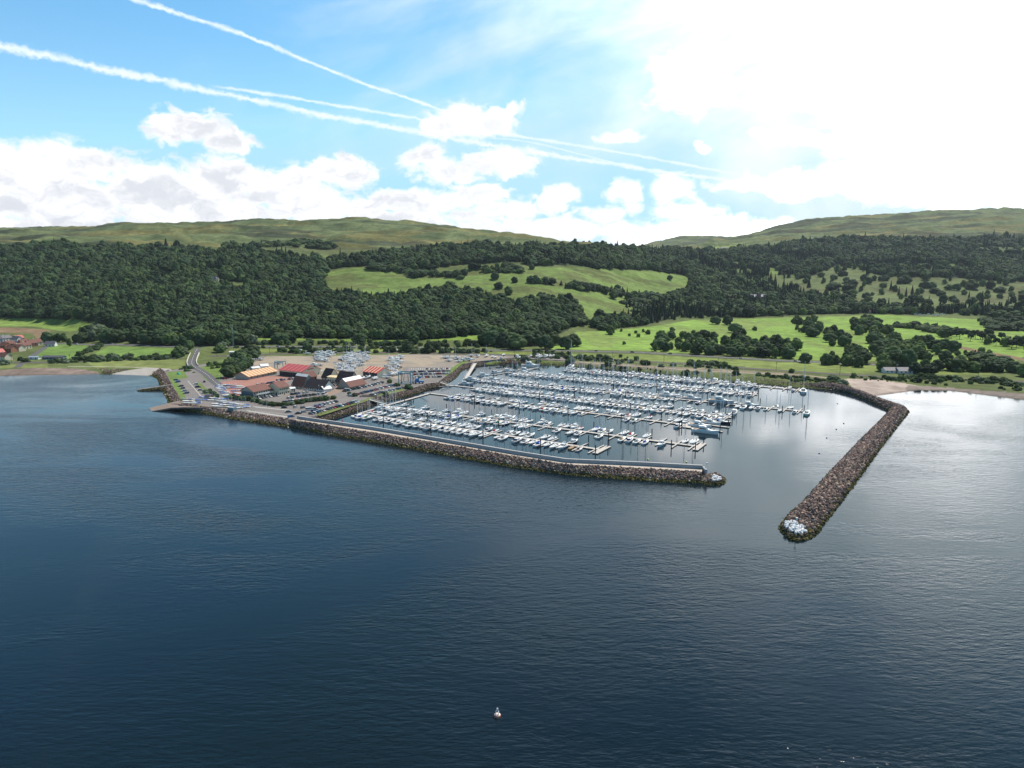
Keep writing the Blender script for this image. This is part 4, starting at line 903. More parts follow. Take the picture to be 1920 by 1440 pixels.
cnt = [wood('woodland_hillside', 'dense dark broadleaf wood covering the lower hillside behind the marina', *wood_points(WA, .92, 1)),
       wood('woodland_ridge', 'band of dark wood along the crest above the hill pasture', *wood_points(WB, .92, 2, conif=.06)),
       wood('woodland_valley', 'mixed wood filling the valley and the slope below the big hill', *wood_points(WC, .92, 3, conif=.22, gaps=True)),
       wood('woodland_scattered', 'loose thickets scattered over the pasture below the big hill', *[q for q in wood_points([(1462, 505), (1560, 502), (1650, 518), (1930, 528), (2600, 530), (2600, 575), (1640, 575), (1556, 565), (1480, 534)], 3.7, 4)])
       ]
def scrub(name, label, poly, cell, seed, smin=.35, smax=1.1):
    rng = np.random.default_rng(seed); L = hit([q[0] for q in poly], [q[1] for q in poly]); x0, y0 = L[:, :2].min(0); x1, y1 = L[:, :2].max(0)
    gx_, gy_ = np.meshgrid(np.arange(x0, x1, cell), np.arange(y0, y1, cell)); x = gx_.ravel() + rng.uniform(-.5, .5, gx_.size) * cell; y = gy_.ravel() + rng.uniform(-.5, .5, gx_.size) * cell; z = tz(x, y)
    px, py = proj(x, y, z); ok = inpoly(px, py, poly) & (z > .8) & (fbm(x, y * .7, 40, 3, seed) > -.12) & (rng.random(x.size) < .8); x, y, z = x[ok], y[ok], z[ok]; n = len(x)
    s = rng.uniform(smin, smax, n) ** 1.3; k = rng.choice([6, 7, 8], n, p=[.5, .38, .12]); wood(name, label, np.c_[x, y, z - .1], np.stack([s, s, s * rng.uniform(.6, 1.1, n)], -1), k, rng.uniform(0, 6.28, n))
scrub('undergrowth', 'tangled low scrub along the railway behind the harbour', [(960, 662), (1150, 669), (1300, 678), (1450, 689), (1640, 701), (1920, 711), (1990, 712), (1990, 722), (1900, 722), (1640, 711), (1450, 699), (1300, 688), (1150, 679), (960, 670)], 5., 31)
scrub('undergrowth', 'scrub along the top of the landward harbour bank', [(1040, 679), (1200, 690), (1330, 701), (1480, 706), (1580, 716), (1560, 722), (1480, 717), (1330, 709), (1200, 697), (1040, 684)], 3.6, 32, .3, .8)
scrub('undergrowth', 'scrub and brambles along the railway beyond the near fields', [(90, 676), (200, 671), (345, 667), (345, 674), (230, 677), (90, 683)], 4.5, 33)
scrub('undergrowth', 'scrub behind the beach on the far shore', [(1600, 706), (1760, 712), (1990, 724), (1990, 738), (1900, 733), (1760, 722), (1690, 717), (1620, 713)], 5.5, 34, .3, .9)
scrub('undergrowth', 'hedge thicket between the railway and the main road', [(430, 651.5), (760, 652), (900, 658), (1040, 660), (1040, 663), (900, 661), (760, 655), (430, 655)], 5., 35, .5, 1.)
HG = [[(700, 499), (760, 509), (860, 514), (866, 521), (800, 522), (700, 508)], [(1050, 534), (1100, 538), (1180, 548), (1240, 562), (1236, 572), (1180, 562), (1110, 548), (1050, 541)], [(880, 502), (960, 500), (985, 512), (940, 514)], [(1195, 562), (1290, 550), (1290, 575), (1210, 590)],
      [(1155, 570), (1200, 566), (1212, 582), (1190, 588)], [(1240, 468), (1330, 472), (1420, 462), (1420, 468), (1330, 478), (1240, 474)], [(180, 470), (250, 466), (250, 471), (180, 475)], [(420, 462), (520, 458), (640, 462), (640, 467), (520, 464), (420, 468)], [(60, 458), (130, 455), (130, 460), (60, 462)], [(540, 450), (600, 452), (600, 459), (545, 458)], [(1668, 610), (1740, 616), (1805, 624), (1805, 629), (1740, 621), (1668, 615)], [(1845, 604), (1960, 612), (1960, 626), (1850, 616)], [(1812, 668), (1860, 672), (1900, 684), (1880, 690), (1820, 678)]]
for i_, q in enumerate(HG):
    w_ = ['along the hedge on the high pasture', 'along the hedge crossing the hill pasture', 'in the clump under the ridge wood', 'in the corner beside the valley wood', 'in the dell by the white cottage', 'below the bright skyline field', 'on the moor edge above the wood', 'on the moor slope in the middle', 'on the western moor', 'on the crag below the summit', 'along the hedge across the far fairway', 'behind the far fairway hedge', 'beside the last green by the main road'][i_]
    wood('thicket_woodland', 'dense thicket of low dark trees ' + w_, *wood_points(q, 1.05, 20 + i_, hmin=6, hmax=10))
LT = np.array(LOOSE_T); wood('scattered_trees', 'many single trees dotted over the fairways and the hill pasture', LT[:, :3], np.stack([LT[:, 4] * 1.08, LT[:, 4] * 1.08, LT[:, 4]], -1), LT[:, 3].astype(int), LT[:, 5])
print('WOOD', cnt)
#@@PART3@@
# ------------------------------------------------------------------ boats
def paint(name, c, rough=.3, **k): return material(name, c, rough=rough, spec=.5, **k)
M_GEL = paint('white_gelcoat', (.86, .86, .85), .3, rnd=.06); M_DECK = paint('deck_grey', (.76, .75, .72), .6, rnd=.1); M_TEAK = paint('teak', (.30, .19, .11), .7)
M_GLASS = material('dark_glass', (.02, .025, .03), rough=.08, spec=.6); M_MAST = material('mast_alloy', (.78, .79, .80), rough=.4)
M_NAVY = paint('navy_hull', (.02, .035, .09)); M_REDP = paint('red_paint', (.45, .03, .03)); M_COCK = paint('cockpit_shade', (.34, .33, .30), .7)
M_HGREY = paint('grey_hull', (.42, .47, .52)); M_MINT = paint('mint_hull', (.45, .72, .60)); M_WOODB = paint('varnished_wood', (.42, .22, .10), .4); M_ANTI = paint('antifoul', (.05, .07, .12), .8)
CANV = {'blue': (.03, .10, .42), 'navy': (.02, .03, .10), 'white': (.72, .72, .70), 'red': (.42, .04, .05), 'green': (.03, .16, .09), 'grey': (.28, .30, .33), 'tan': (.45, .33, .2)}
CM = {k: material('canvas_' + k, v, rough=.85, spec=.1) for k, v in CANV.items()}
def hb(s, B, full=.8):
    if s < .42: return B / 2 * (full + (1 - full) * math.sin(math.pi / 2 * s / .42))
    return B / 2 * max(.02, (1 - ((s - .42) / .58) ** 2.1)) ** .8
def hullmesh(name, L, B, fb, mat, full=.8, rise=.35, keel=-.4, mat2=None):
    m = MB(); rr = []
    for i in range(13):
        s = i / 12; x = -L / 2 + L * s; b = hb(s, B, full); zd = fb * (1 + rise * (s - .25) ** 2 * 1.6); xx = x + (.06 * L * s ** 3)
        rr.append([(xx, -b, zd), (x, -b * .94, zd * .45), (x, -b * .72, .03), (x, 0, keel * (1 - .7 * s)), (x, b * .72, .03), (x, b * .94, zd * .45), (xx, b, zd)])
    m.loft(rr, 0)
    return m.mesh(name, [mat]), rr
def deckmesh(name, rr, mat, inset=.9, z=.03):
    m = MB(); v = []; n = len(rr)
    for r in rr: v += [(r[0][0], r[0][1] * inset, r[0][2] + z), (r[-1][0], r[-1][1] * inset, r[-1][2] + z)]
    m.add(v, [(2 * i, 2 * i + 2, 2 * i + 3, 2 * i + 1) for i in range(n - 1)]); return m.mesh(name, [mat])
def yacht_kit(tagn, L, canv, hull=None, hood='navy', mastk=1.32):
    B = L * .315; fb = .095 * L; K = []
    hm, rr = hullmesh('hull_' + tagn, L, B, fb, hull or M_GEL)
    K.append(('hull', hm)); K.append(('deck', deckmesh('deck_' + tagn, rr, M_DECK, .9)))
    m = MB(); z = fb * 1.0
    m.loft([[(x, -w, z), (x, -w * .8, z + h), (x, w * .8, z + h), (x, w, z)] for x, w, h in ((-L * .14, B * .33, .062 * L), (L * .02, B * .33, .06 * L), (L * .16, B * .25, .045 * L), (L * .27, B * .12, .012 * L))], 0)
    cab = m.mesh('cabin_' + tagn, [M_GEL])
    m = MB()
    for s in (-1, 1): m.add([(-L * .10, s * (B * .335), z + .012 * L), (L * .12, s * B * .285, z + .012 * L), (L * .11, s * B * .255, z + .036 * L), (-L * .09, s * B * .30, z + .04 * L)], [(0, 1, 2, 3) if s < 0 else (3, 2, 1, 0)])
    K.append(('cabin', cab, [('cabin_window', m.mesh('cabin_window_' + tagn, [M_GLASS]))]))
    m = MB(); m.box(-L * .40, -L * .16, -B * .22, B * .22, z + .03, z + .10, 0); K.append(('cockpit', m.mesh('cockpit_' + tagn, [M_COCK])))
    m = MB(); m.tube((L * .07, 0, z), (L * .06, 0, z + L * mastk), .17, .12, 6)
    for k in (.45, .72): m.tube((L * .066, -B * .30, z + L * mastk * k), (L * .066, B * .30, z + L * mastk * k), .035, .035, 4)
    m.tube((L * .49, 0, fb * 1.2), (L * .062, 0, z + L * mastk * .96), .045, .035, 4)
    m.tube((-L * .48, 0, fb), (L * .06, 0, z + L * mastk), .018, .018, 3)
    K.append(('mast', m.mesh('mast_' + tagn, [M_MAST])))
    m = MB(); m.loft([[(x, -w, zz), (x, -w * .6, zz + h), (x, w * .6, zz + h), (x, w, zz)] for x, w, h, zz in ((L * .05, .20, .50, z + .085 * L), (-L * .15, .18, .34, z + .085 * L), (-L * .33, .10, .16, z + .085 * L))], 0)
    K.append(('sail_cover', m.mesh('sail_cover_' + tagn, [CM[canv]])))
    m = MB(); m.loft([[(x, -w, z), (x, -w * .85, z + h), (x, w * .85, z + h), (x, w, z)] for x, w, h in ((-L * .22, B * .32, .085 * L), (-L * .13, B * .32, .09 * L), (-L * .085, B * .28, .055 * L))], 0)
    K.append(('spray_hood', m.mesh('spray_hood_' + tagn, [CM[hood]])))
    return K, L, L * mastk
def motor_kit(tagn, L, hull=None, fly=False, canv='navy', long_=False):
    B = L * (.26 if long_ else .31); fb = .115 * L; K = []
    hm, rr = hullmesh('motor_hull_' + tagn, L, B, fb, hull or M_GEL, full=.9, rise=.55); K.append(('hull', hm)); K.append(('deck', deckmesh('motor_deck_' + tagn, rr, M_GEL, .93)))
    z = fb * 1.02; h1 = .10 * L; m = MB()
    prof = ((-L * .22, B * .40, h1), (L * .02, B * .40, h1), (L * .10, B * .36, h1 * .62), (L * .26, B * .22, h1 * .22), (L * .34, B * .10, .05))
    m.loft([[(x, -w, z), (x, -w * .86, z + h), (x, w * .86, z + h), (x, w, z)] for x, w, h in prof], 0); sup = m.mesh('superstructure_' + tagn, [M_GEL])
    m = MB()
    for s in (-1, 1): m.add([(-L * .19, s * B * .395, z + h1 * .42), (L * .06, s * B * .392, z + h1 * .38), (L * .02, s * B * .372, z + h1 * .84), (-L * .19, s * B * .368, z + h1 * .86)], [(0, 1, 2, 3) if s < 0 else (3, 2, 1, 0)])
    m.add([(L * .028, -B * .32, z + h1 * 1.0 + .02), (L * .028, B * .32, z + h1 * 1.0 + .02), (L * .102, B * .29, z + h1 * .62 + .05), (L * .102, -B * .29, z + h1 * .62 + .05)], [(3, 2, 1, 0)])
    K.append(('cabin', sup, [('cabin_window', m.mesh('motor_window_' + tagn, [M_GLASS]))]))
    m = MB(); m.box(-L * .45, -L * .23, -B * .36, B * .36, z + .02, z + .12); K.append(('cockpit', m.mesh('motor_cockpit_' + tagn, [M_TEAK if L > 11 else M_COCK])))
    if fly:
        m = MB(); zz = z + h1; m.loft([[(x, -w, zz), (x, -w * .9, zz + h), (x, w * .9, zz + h), (x, w, zz)] for x, w, h in ((-L * .24, B * .34, .05 * L), (-L * .02, B * .34, .06 * L), (L * .03, B * .26, .03 * L))], 0)
        K.append(('flybridge', m.mesh('flybridge_' + tagn, [M_GEL])))
    m = MB(); zt = z + h1 + (.06 * L if fly else 0)
    for s in (-1, 1): m.tube((-L * .20, s * B * .34, z + h1 * .6), (-L * .25, s * B * .26, zt + .05 * L), .09, .07, 4)
    m.box(-L * .265, -L * .235, -B * .27, B * .27, zt + .05 * L, zt + .058 * L); m.tube((-L * .25, 0, zt + .05 * L), (-L * .27, 0, zt + .16 * L), .03, .02, 4)
    K.append(('radar_arch', m.mesh('radar_arch_' + tagn, [M_GEL])))
    if not fly:
        m = MB(); m.loft([[(x, -w, z + .1), (x, -w * .85, z + h), (x, w * .85, z + h), (x, w, z + .1)] for x, w, h in ((-L * .36, B * .34, h1 * .8), (-L * .225, B * .38, h1 * .95))], 0)
        K.append(('canopy', m.mesh('canopy_' + tagn, [CM[canv]])))
    return K, L, zt
YK = [(yacht_kit('a', 10.5, 'white'), 'white sailing yacht', 8), (yacht_kit('b', 11.5, 'blue', hood='blue'), 'blue-covered white yacht', 2), (yacht_kit('c', 9.5, 'navy'), 'navy-covered white yacht', 3),
      (yacht_kit('d', 10.8, 'grey', hood='grey'), 'grey-covered white yacht', 4), (yacht_kit('e', 10, 'white', M_NAVY, 'blue'), 'dark-hulled sailing yacht', 1), (yacht_kit('f', 9, 'red', hood='red'), 'red-covered white yacht', 1),
      (yacht_kit('g', 12.2, 'white', hood='grey', mastk=1.4), 'long white sailing yacht', 6), (yacht_kit('h', 9.8, 'green', hood='green'), 'green-covered white yacht', 1), (yacht_kit('i', 10.2, 'tan', hood='tan'), 'tan-covered white yacht', 1)]
MK = [(motor_kit('a', 10), 'white motor cruiser', 4), (motor_kit('b', 12, fly=True), 'tall white motor cruiser', 4), (motor_kit('c', 8.5, canv='blue'), 'small blue-canopied cruiser', 1), (motor_kit('d', 11, M_NAVY, True), 'dark-hulled motor cruiser', 1)]
BIG = motor_kit('big', 17, M_HGREY, True, long_=True); BIGW = motor_kit('bigw', 17, None, True, long_=True)
def wpick(L, rng): return rng.choices(L, [q[2] for q in L])[0]
PONT = [((674, 777), (1124, 844)), ((718, 761.5), (1307, 838)), ((843, 743), (1290, 798)), ((893, 728), (1371, 784)), ((893, 712), (1505, 772)), ((960, 701), (1420, 741)), ((1060, 694), (1500, 732))]
PN = ['first', 'second', 'third', 'fourth', 'fifth', 'sixth', 'seventh']
FILL = [(lambda x: .95 if x < 870 else .8 if x < 1020 else .65, lambda x: .85 if x < 930 else .7 if x < 1000 else .45),
        (lambda x: .95 if x < 900 else .8 if x < 1000 else .6, lambda x: .35 if x < 880 else .8 if x < 1150 else .62),
        (lambda x: .8 if x < 1000 else .9 if x < 1100 else .38, lambda x: .75 if x < 1150 else .5),
        (lambda x: .95, lambda x: .93), (lambda x: .97 if x < 1270 else .5, lambda x: .94 if x < 1270 else .42), (lambda x: .96, lambda x: .93), (lambda x: .88 if x < 1400 else .5, lambda x: .85 if x < 1400 else .5)]
M_PDECK = material('pontoon_deck', (.50, .46, .42), rough=.85, var=.12, vscale=.6); M_FLOAT = material('pontoon_float', (.16, .15, .14), rough=.9); M_PILE = material('steel_pile', (.035, .035, .045), rough=.7)
fm = MB(); fm.box(0, 9, -.42, .42, .18, .5, 0); fm.box(.5, 8.8, -.32, .32, -.2, .18, 1); FING = fm.mesh('finger', [M_PDECK, M_FLOAT])
pm = MB(); pm.tube((0, 0, -2), (0, 0, 4.6), .28, .28, 8); pm.tube((0, 0, 4.6), (0, 0, 4.95), .30, .05, 8); PILE = pm.mesh('mooring_pile', [M_PILE])
def pile(p, label, group='mooring piles'):
    o = link('mooring_pile', PILE); o.location = (p[0], p[1], 0); tag(o, label, 'pile', group)
def walk(name, a, b, w, label, cat='pontoon', z1=.55, mat=None):
    root = thing(name, (a[0], a[1], 0), math.atan2(b[1] - a[1], b[0] - a[0]), label, cat); L = math.hypot(b[0] - a[0], b[1] - a[1])
    m = MB(); m.box(0, L, -w / 2, w / 2, z1 - .25, z1); link('walkway', m.mesh('walkway', [mat or M_PDECK]), root)
    m = MB()
    for i in range(int(L / 6)): m.box(6 * i + 1, 6 * i + 5, -w / 2 + .1, w / 2 - .1, -.25, z1 - .25)
    link('float', m.mesh('float', [M_FLOAT]), root); return root, L
rngb = random.Random(5); slots = []
for i, (A, B) in enumerate(PONT):
    a, b = gp(*A), gp(*B); root, L = walk('pontoon', a, b, 2.6, f'long straight pontoon with finger berths on both sides, {PN[i]} from the harbour breakwater')
    u = (b - a)[:2] / L; n = np.array([-u[1], u[0]]); ang = math.atan2(u[1], u[0])
    nf = int(L / 9.2); cnts = {1: 0, -1: 0}; k = 0
    for s in (1, -1):
        for j in range(nf):
            x = 2 + j * (L - 4) / (nf - 1); f = link('finger', FING, root); f.location = (x, s * 1.3, 0); f.rotation_euler = (0, 0, s * math.pi / 2)
            w = a[:2] + u * x + n * s * 10.6
            if j % 4 == (1 if s > 0 else 3): k += 1; pile(w, f'dark mooring pile, {nth(k)} met walking out along the {PN[i]} pontoon from breakwater')
            for q in (-1, 1):
                xx = x + q * 2.35
                if 0 < xx < L - 1.5 and (q < 0 or j < nf - 1): slots.append((i, s, xx, a[:2] + u * xx, n, ang, L))
    if i in (0, 1):
        m = MB(); m.box(L - .2, L + 3.0, -9, 9, .28, .62, 0); m.box(L, L + 2.8, -8.8, 8.8, -.3, .28, 1); link('end_platform', m.mesh('end_platform', [M_PDECK, M_FLOAT]), root)
        for s in (-1, 1): pile(a[:2] + u * (L + 1.4) + n * s * 8.2, f'dark mooring pile at the {"seaward" if s < 0 else "landward"} corner of the {PN[i]} pontoon end')
    elif i == 6:
        m = MB(); m.box(L - .2, L + 2.5, -8, 2, .28, .6, 0); m.box(L, L + 2.3, -7.8, 1.8, -.3, .28, 1); link('end_platform', m.mesh('end_platform', [M_PDECK, M_FLOAT]), root)
    elif i == 2:
        m = MB()
        for (y0, y1) in ((-8, -6), (6, 8)): m.box(L + 1, L + 24, y0, y1, .28, .6, 0); m.box(L + 1, L + 24, y0 + .1, y1 - .1, -.3, .28, 1)
        m.box(L - 1, L + 3.2, -8, 8, .26, .58, 0); m.box(L - .8, L + 3, -7.8, 7.8, -.3, .26, 1)
        link('end_platform', m.mesh('end_platform', [M_PDECK, M_FLOAT]), root)
        pile(a[:2] + u * (L + 23) - n * 9, 'dark mooring pile at the tip of the seaward arm of the third pontoon'); pile(a[:2] + u * (L + 23) + n * 9, 'dark mooring pile at the tip of the landward arm of the third pontoon')
        pile(a[:2] + u * (L - 1) - n * 9, 'dark mooring pile beside the root of the arms of the third pontoon')
    else: pile(a[:2] + u * (L + 1) - n * 1, f'dark mooring pile at the very end of the {PN[i]} pontoon')
# berths in use
berth = []
for (i, s, x, p, n, ang, L) in slots:
    px, _ = proj(p[0], p[1], 0); f = FILL[i][0 if s < 0 else 1](px)
    if rngb.random() < f: berth.append([i, s, x, p, n, ang])
berth.sort(key=lambda q: math.hypot(q[3][0], q[3][1]))
ny = nm = 0; stuffed = []; plan = []
for q in berth:
    mot = rngb.random() < (.34 if q[0] in (3, 5, 6) else .24)
    kit = wpick(MK if mot else YK, rngb)
    if not mot:
        if ny >= 296: stuffed.append((q, kit)); continue
        ny += 1
    plan.append((q, kit, mot))
def berth_pose(q, kit):
    i, s, x, p, n, ang = q; Lb = kit[0][1]; sc = rngb.uniform(.78, 1.0)
    c = p + n * s * (1.9 + Lb * sc * .54); out = rngb.random() < .35
    rz = ang + (math.pi / 2 if s > 0 else -math.pi / 2) + (0 if out else math.pi) + rngb.uniform(-.03, .03)
    return c, rz, sc
seq = {}
for q, kit, mot in sorted(plan, key=lambda z: (z[0][0], z[0][1], z[0][2])):
    key = (q[0], q[1]); seq[key] = seq.get(key, 0) + 1; c, rz, sc = berth_pose(q, kit); side = 'seaward' if q[1] < 0 else 'landward'
    place('motor_cruiser' if mot else 'sailing_yacht', kit[0][0], (c[0], c[1], 0), rz, sc, f'{kit[1]}, {nth(seq[key])} berth from shore, {side} side, {PN[q[0]]} pontoon from breakwater', 'motor boat' if mot else 'sailing yacht',
          f'{"motor boats" if mot else "sailing yachts"} berthed along the {PN[q[0]]} pontoon')
def merge_np(kits):
    VV = []; FF = []; MI = []; mats = []; o = 0
    for parts, loc, rz, sc in kits:
        c, s_ = math.cos(rz), math.sin(rz); Rm = np.array([[c, -s_, 0], [s_, c, 0], [0, 0, 1]])
        meshes = []
        for p in parts: meshes.append(p[1]); meshes += [z[1] for z in (p[2] if len(p) > 2 else [])]
        for me in meshes:
            me.calc_loop_triangles(); nv = len(me.vertices); v = np.empty(nv * 3, np.float32); me.vertices.foreach_get('co', v)
            nt = len(me.loop_triangles); t = np.empty(nt * 3, np.int32); me.loop_triangles.foreach_get('vertices', t)
            mi = np.empty(nt, np.int32); me.loop_triangles.foreach_get('material_index', mi)
            for k_, mt in enumerate(me.materials):
                if mt not in mats: mats.append(mt)
            lut = np.array([mats.index(mt) for mt in me.materials]); VV.append((v.reshape(-1, 3) * sc) @ Rm.T + np.array(loc)); FF.append(t.reshape(-1, 3) + o); MI.append(lut[mi]); o += nv
    return np.concatenate(VV), np.concatenate(FF), mats, np.concatenate(MI)
if stuffed:
    kk = []
    for q, kit in stuffed: c, rz, sc = berth_pose(q, kit); kk.append((kit[0][0], (c[0], c[1], 0), rz, sc))
    V, F, mats, mi = merge_np(kk)
    struct('far_yachts', mesh_np('far_yachts', V, F, mats, mi), 'stuff', 'mass of white sailing yachts with bare masts on the farthest pontoons')
print('BOATS', ny, len(plan) - ny, 'stuff', len(stuffed))
def sp(kind, kit, px, py, rz, sc, label, cat='motor boat'): 
    p = gp(px, py); return place(kind, kit[0], (p[0], p[1], 0), R(rz), sc, label, cat)
sp('motor_yacht', BIGW, 1322, 812, -32, .95, 'big white motor yacht alongside the seaward arm at the third pontoon end')
sp('motor_yacht', BIGW, 1312, 801, -32, .85, 'white motor yacht moored inside the arms of the third pontoon end')
sp('motor_yacht', MK[1][0], 1333, 795, -32, 1., 'white motor cruiser against the landward arm at the third pontoon end')
sp('sailing_yacht', YK[4][0], 1352, 793, -32, 1.2, 'dark-hulled yacht against the landward arm at the third pontoon end', 'sailing yacht')
sp('motor_yacht', BIGW, 1377, 776, 62, .75, 'white motor yacht lying across the end of the fourth pontoon')
sp('motor_yacht', BIG, 1352, 756, -32, 1.1, 'long grey motor yacht moored alongside the fifth pontoon')
sp('motor_yacht', BIG, 1405, 762, -32, .8, 'shorter grey motor yacht alongside the fifth pontoon towards its end')
sp('motor_yacht', BIG, 1253, 744.5, -32, .9, 'grey motor yacht alongside the middle of the fifth pontoon')
sp('motor_yacht', BIG, 1298, 749.5, -32, .8, 'grey motor yacht with blue cover alongside the fifth pontoon beside a white yacht')
sp('motor_yacht', BIGW, 995, 688, -25, 1.15, 'largest white motor yacht, moored in the innermost corner of the harbour')
sp('motor_yacht', BIGW, 985, 697, -25, .9, 'sleek white motor yacht in front of the largest one in the inner corner')
sp('motor_yacht', BIG, 953, 698, 10, .8, 'grey motor yacht beside the timber pontoon in the inner corner of the harbour')
sp('motor_yacht', MK[1][0], 907, 706, 15, 1.1, 'white motor cruiser nearest the foot of the gangway')
sp('motor_yacht', MK[0][0], 930, 700, 20, 1.1, 'small white cruiser moored between gangway and inner corner')
sp('motor_yacht', BIG, 923, 714, 5, .8, 'grey cabin cruiser at the shore end of the fifth pontoon')
sp('motor_yacht', MK[1][0], 883, 713, 5, 1.1, 'white motor cruiser with orange gear moored at the gangway foot')
sp('motor_yacht', BIG, 873, 722, 0, .75, 'pale blue cabin cruiser moored by the gangway pontoon')
o = sp('sailing_yacht', yacht_kit('mint', 12.5, 'white', M_MINT, 'white'), 1513, 776, 60, 1.05, 'mint green sailing yacht at the outer end of the fifth pontoon', 'sailing yacht')
sp('sailing_yacht', YK[6][0], 1506, 735, 68, 1.35, 'big white sailing yacht with the tallest mast, at the end of the seventh pontoon', 'sailing yacht')
sp('sailing_yacht', YK[6][0], 1070, 690, 68, 1.5, 'tall-masted white yacht at the shore end of the seventh pontoon', 'sailing yacht')
for k, (x, y) in enumerate(((668, 781), (674, 779))):
    m = MB(); hm, rr = hullmesh('workboat_hull', 7 - k, 2.4, .8, M_REDP); sp('workboat', ([('hull', hm), ('deck', deckmesh('workboat_deck', rr, M_DECK))], 7, 1), x, y, 20, 1, ['red open workboat moored outermost at the shore end of the first pontoon', 'smaller red workboat against the shore end of the first pontoon'][k], 'work boat')
for k, (x, y) in enumerate(((1072, 841), (1085, 843.5))):
    hm, rr = hullmesh('launch_hull', 7.5, 2.3, .8, M_WOODB); sp('launch', ([('hull', hm), ('deck', deckmesh('launch_deck', rr, M_TEAK))], 7, 1), x, y, 62, 1, ['varnished wooden launch on the seaward side near the first pontoon end, nearer shore', 'varnished wooden launch on the seaward side near the first pontoon end, farther out'][k], 'launch')
# linking walkways, gangways
walk('pontoon', gp(722, 762), gp(806, 738.5), 2.4, 'timber walkway pontoon joining the first two pontoons to the crane quay'); walk('pontoon', gp(806, 738.5), gp(850, 744), 2.4, 'short walkway pontoon leading to the third pontoon')
walk('pontoon', gp(800, 727), gp(852, 724), 2.6, 'walkway pontoon in front of the crane quay'); walk('pontoon', gp(852, 724), gp(897, 729), 2.6, 'walkway pontoon leading to the fourth pontoon')
walk('pontoon', gp(872, 712), gp(895, 712.5), 2.6, 'short walkway pontoon at the gangway foot'); walk('pontoon', gp(672, 777), gp(722, 762), 2.2, 'walkway pontoon between the first two pontoon roots')
walk('pontoon', gp(915, 705), gp(1010, 690), 2.2, 'walkway pontoon in the inner corner of the harbour'); walk('pontoon', gp(955, 699.5), gp(1006, 704), 2.2, 'short pontoon between the motor yachts of the inner corner')
def gangway(a, b, w, label):
    root = thing('gangway', tuple(a), 0, label, 'gangway'); a = np.array(a); b = np.array(b); d = b - a
    m = MB(); u = d[:2] / np.linalg.norm(d[:2]); n = np.array([-u[1], u[0], 0]) * w / 2
    m.add([-n, d - n, d + n, n, -n - (0, 0, .3), d - n - (0, 0, .3), d + n - (0, 0, .3), n - (0, 0, .3)], [(0, 1, 2, 3), (7, 6, 5, 4), (0, 4, 5, 1), (1, 5, 6, 2), (2, 6, 7, 3), (3, 7, 4, 0)]); link('deck', m.mesh('deck', [M_PDECK]), root)
    for s in (-1, 1):
        m = MB(); m.tube(n * s + (0, 0, 1.1), d + n * s + (0, 0, 1.1), .07, .07, 4)
        for i in range(9): m.tube(n * s + d * i / 8, n * s + d * i / 8 + (0, 0, 1.1), .05, .05, 4)
        link('railing', m.mesh('railing', [M_MAST]), root)
gangway(gp(891, 681, 2.9), gp(874, 709, .7), 3.2, 'long pale gangway sloping from the shore down to the pontoons across the inlet')
gangway(gp(693, 749, ZP + .1), gp(727, 758.5, .7), 1.8, 'narrow gangway from the timber pier down to the second pontoon')
gangway(gp(784, 722, ZP), gp(800, 726, .7), 2.2, 'short gangway below the crane'); gangway(gp(826, 717, ZP), gp(846, 723.5, .7), 2.0, 'gangway from the visitor car park corner to the walkway pontoon')
m = MB(); c = gp(692, 750.5, 0)
for i in range(5):
    for j in range(3): m.tube((c[0] - 5 + i * 2.6, c[1] - 4 + j * 3, -2), (c[0] - 5 + i * 2.6, c[1] - 4 + j * 3, 3.4), .25, .25, 6)
m.box(c[0] - 6.2, c[0] + 6.6, c[1] - 5.2, c[1] + 3.4, 3.36, 3.75); m.box(c[0] - 6.2, c[0] + 6.6, c[1] - 5.2, c[1] - 4.9, 1.2, 3.3)
tag(link('timber_pier', m.mesh('timber_pier', [material('dark_timber', (.045, .035, .032), rough=.9, var=.2)])), 'dark timber pier standing on piles beside the inner quay', 'pier')

# boats laid up ashore, on cradles
crm = MB()
for x in (-2.4, 0, 2.2):
    for s in (-1, 1): crm.tube((x, s * 1.25, 0), (x, s * .95, 1.35), .09, .09, 4)
    crm.box(x - .1, x + .1, -1.3, 1.3, 0, .14)
crm.box(-2.6, 2.4, -.15, .15, .14, .3); CRAD = crm.mesh('cradle', [M_FLOAT])
def cradled(kit, keel=True):
    P3 = [('cradle', CRAD)]
    for q in kit[0]:
        P3.append(q)
    return P3
kmesh = MB(); kmesh.box(-1.4, 1.0, -.12, .12, -1.25, -.05, 0, .3); KEEL = kmesh.mesh('keel', [M_ANTI])
def ashore(kind, kit, p, rz, sc, label, group):
    r = thing('stored_boat', tuple(p), rz, label, 'stored boat', group); r.scale = (sc, sc, sc); link('cradle', CRAD, r)
    bare = rs.random() < .7
    for q in kit[0] + [('keel', KEEL)]:
        if q[0] == 'spray_hood' or (bare and q[0] == 'mast'): continue
        o = link(q[0], q[1], r); o.location = (0, 0, 1.35)
        if len(q) > 2:
            for w in q[2]: link(w[0], w[1], o)
rs = random.Random(9)
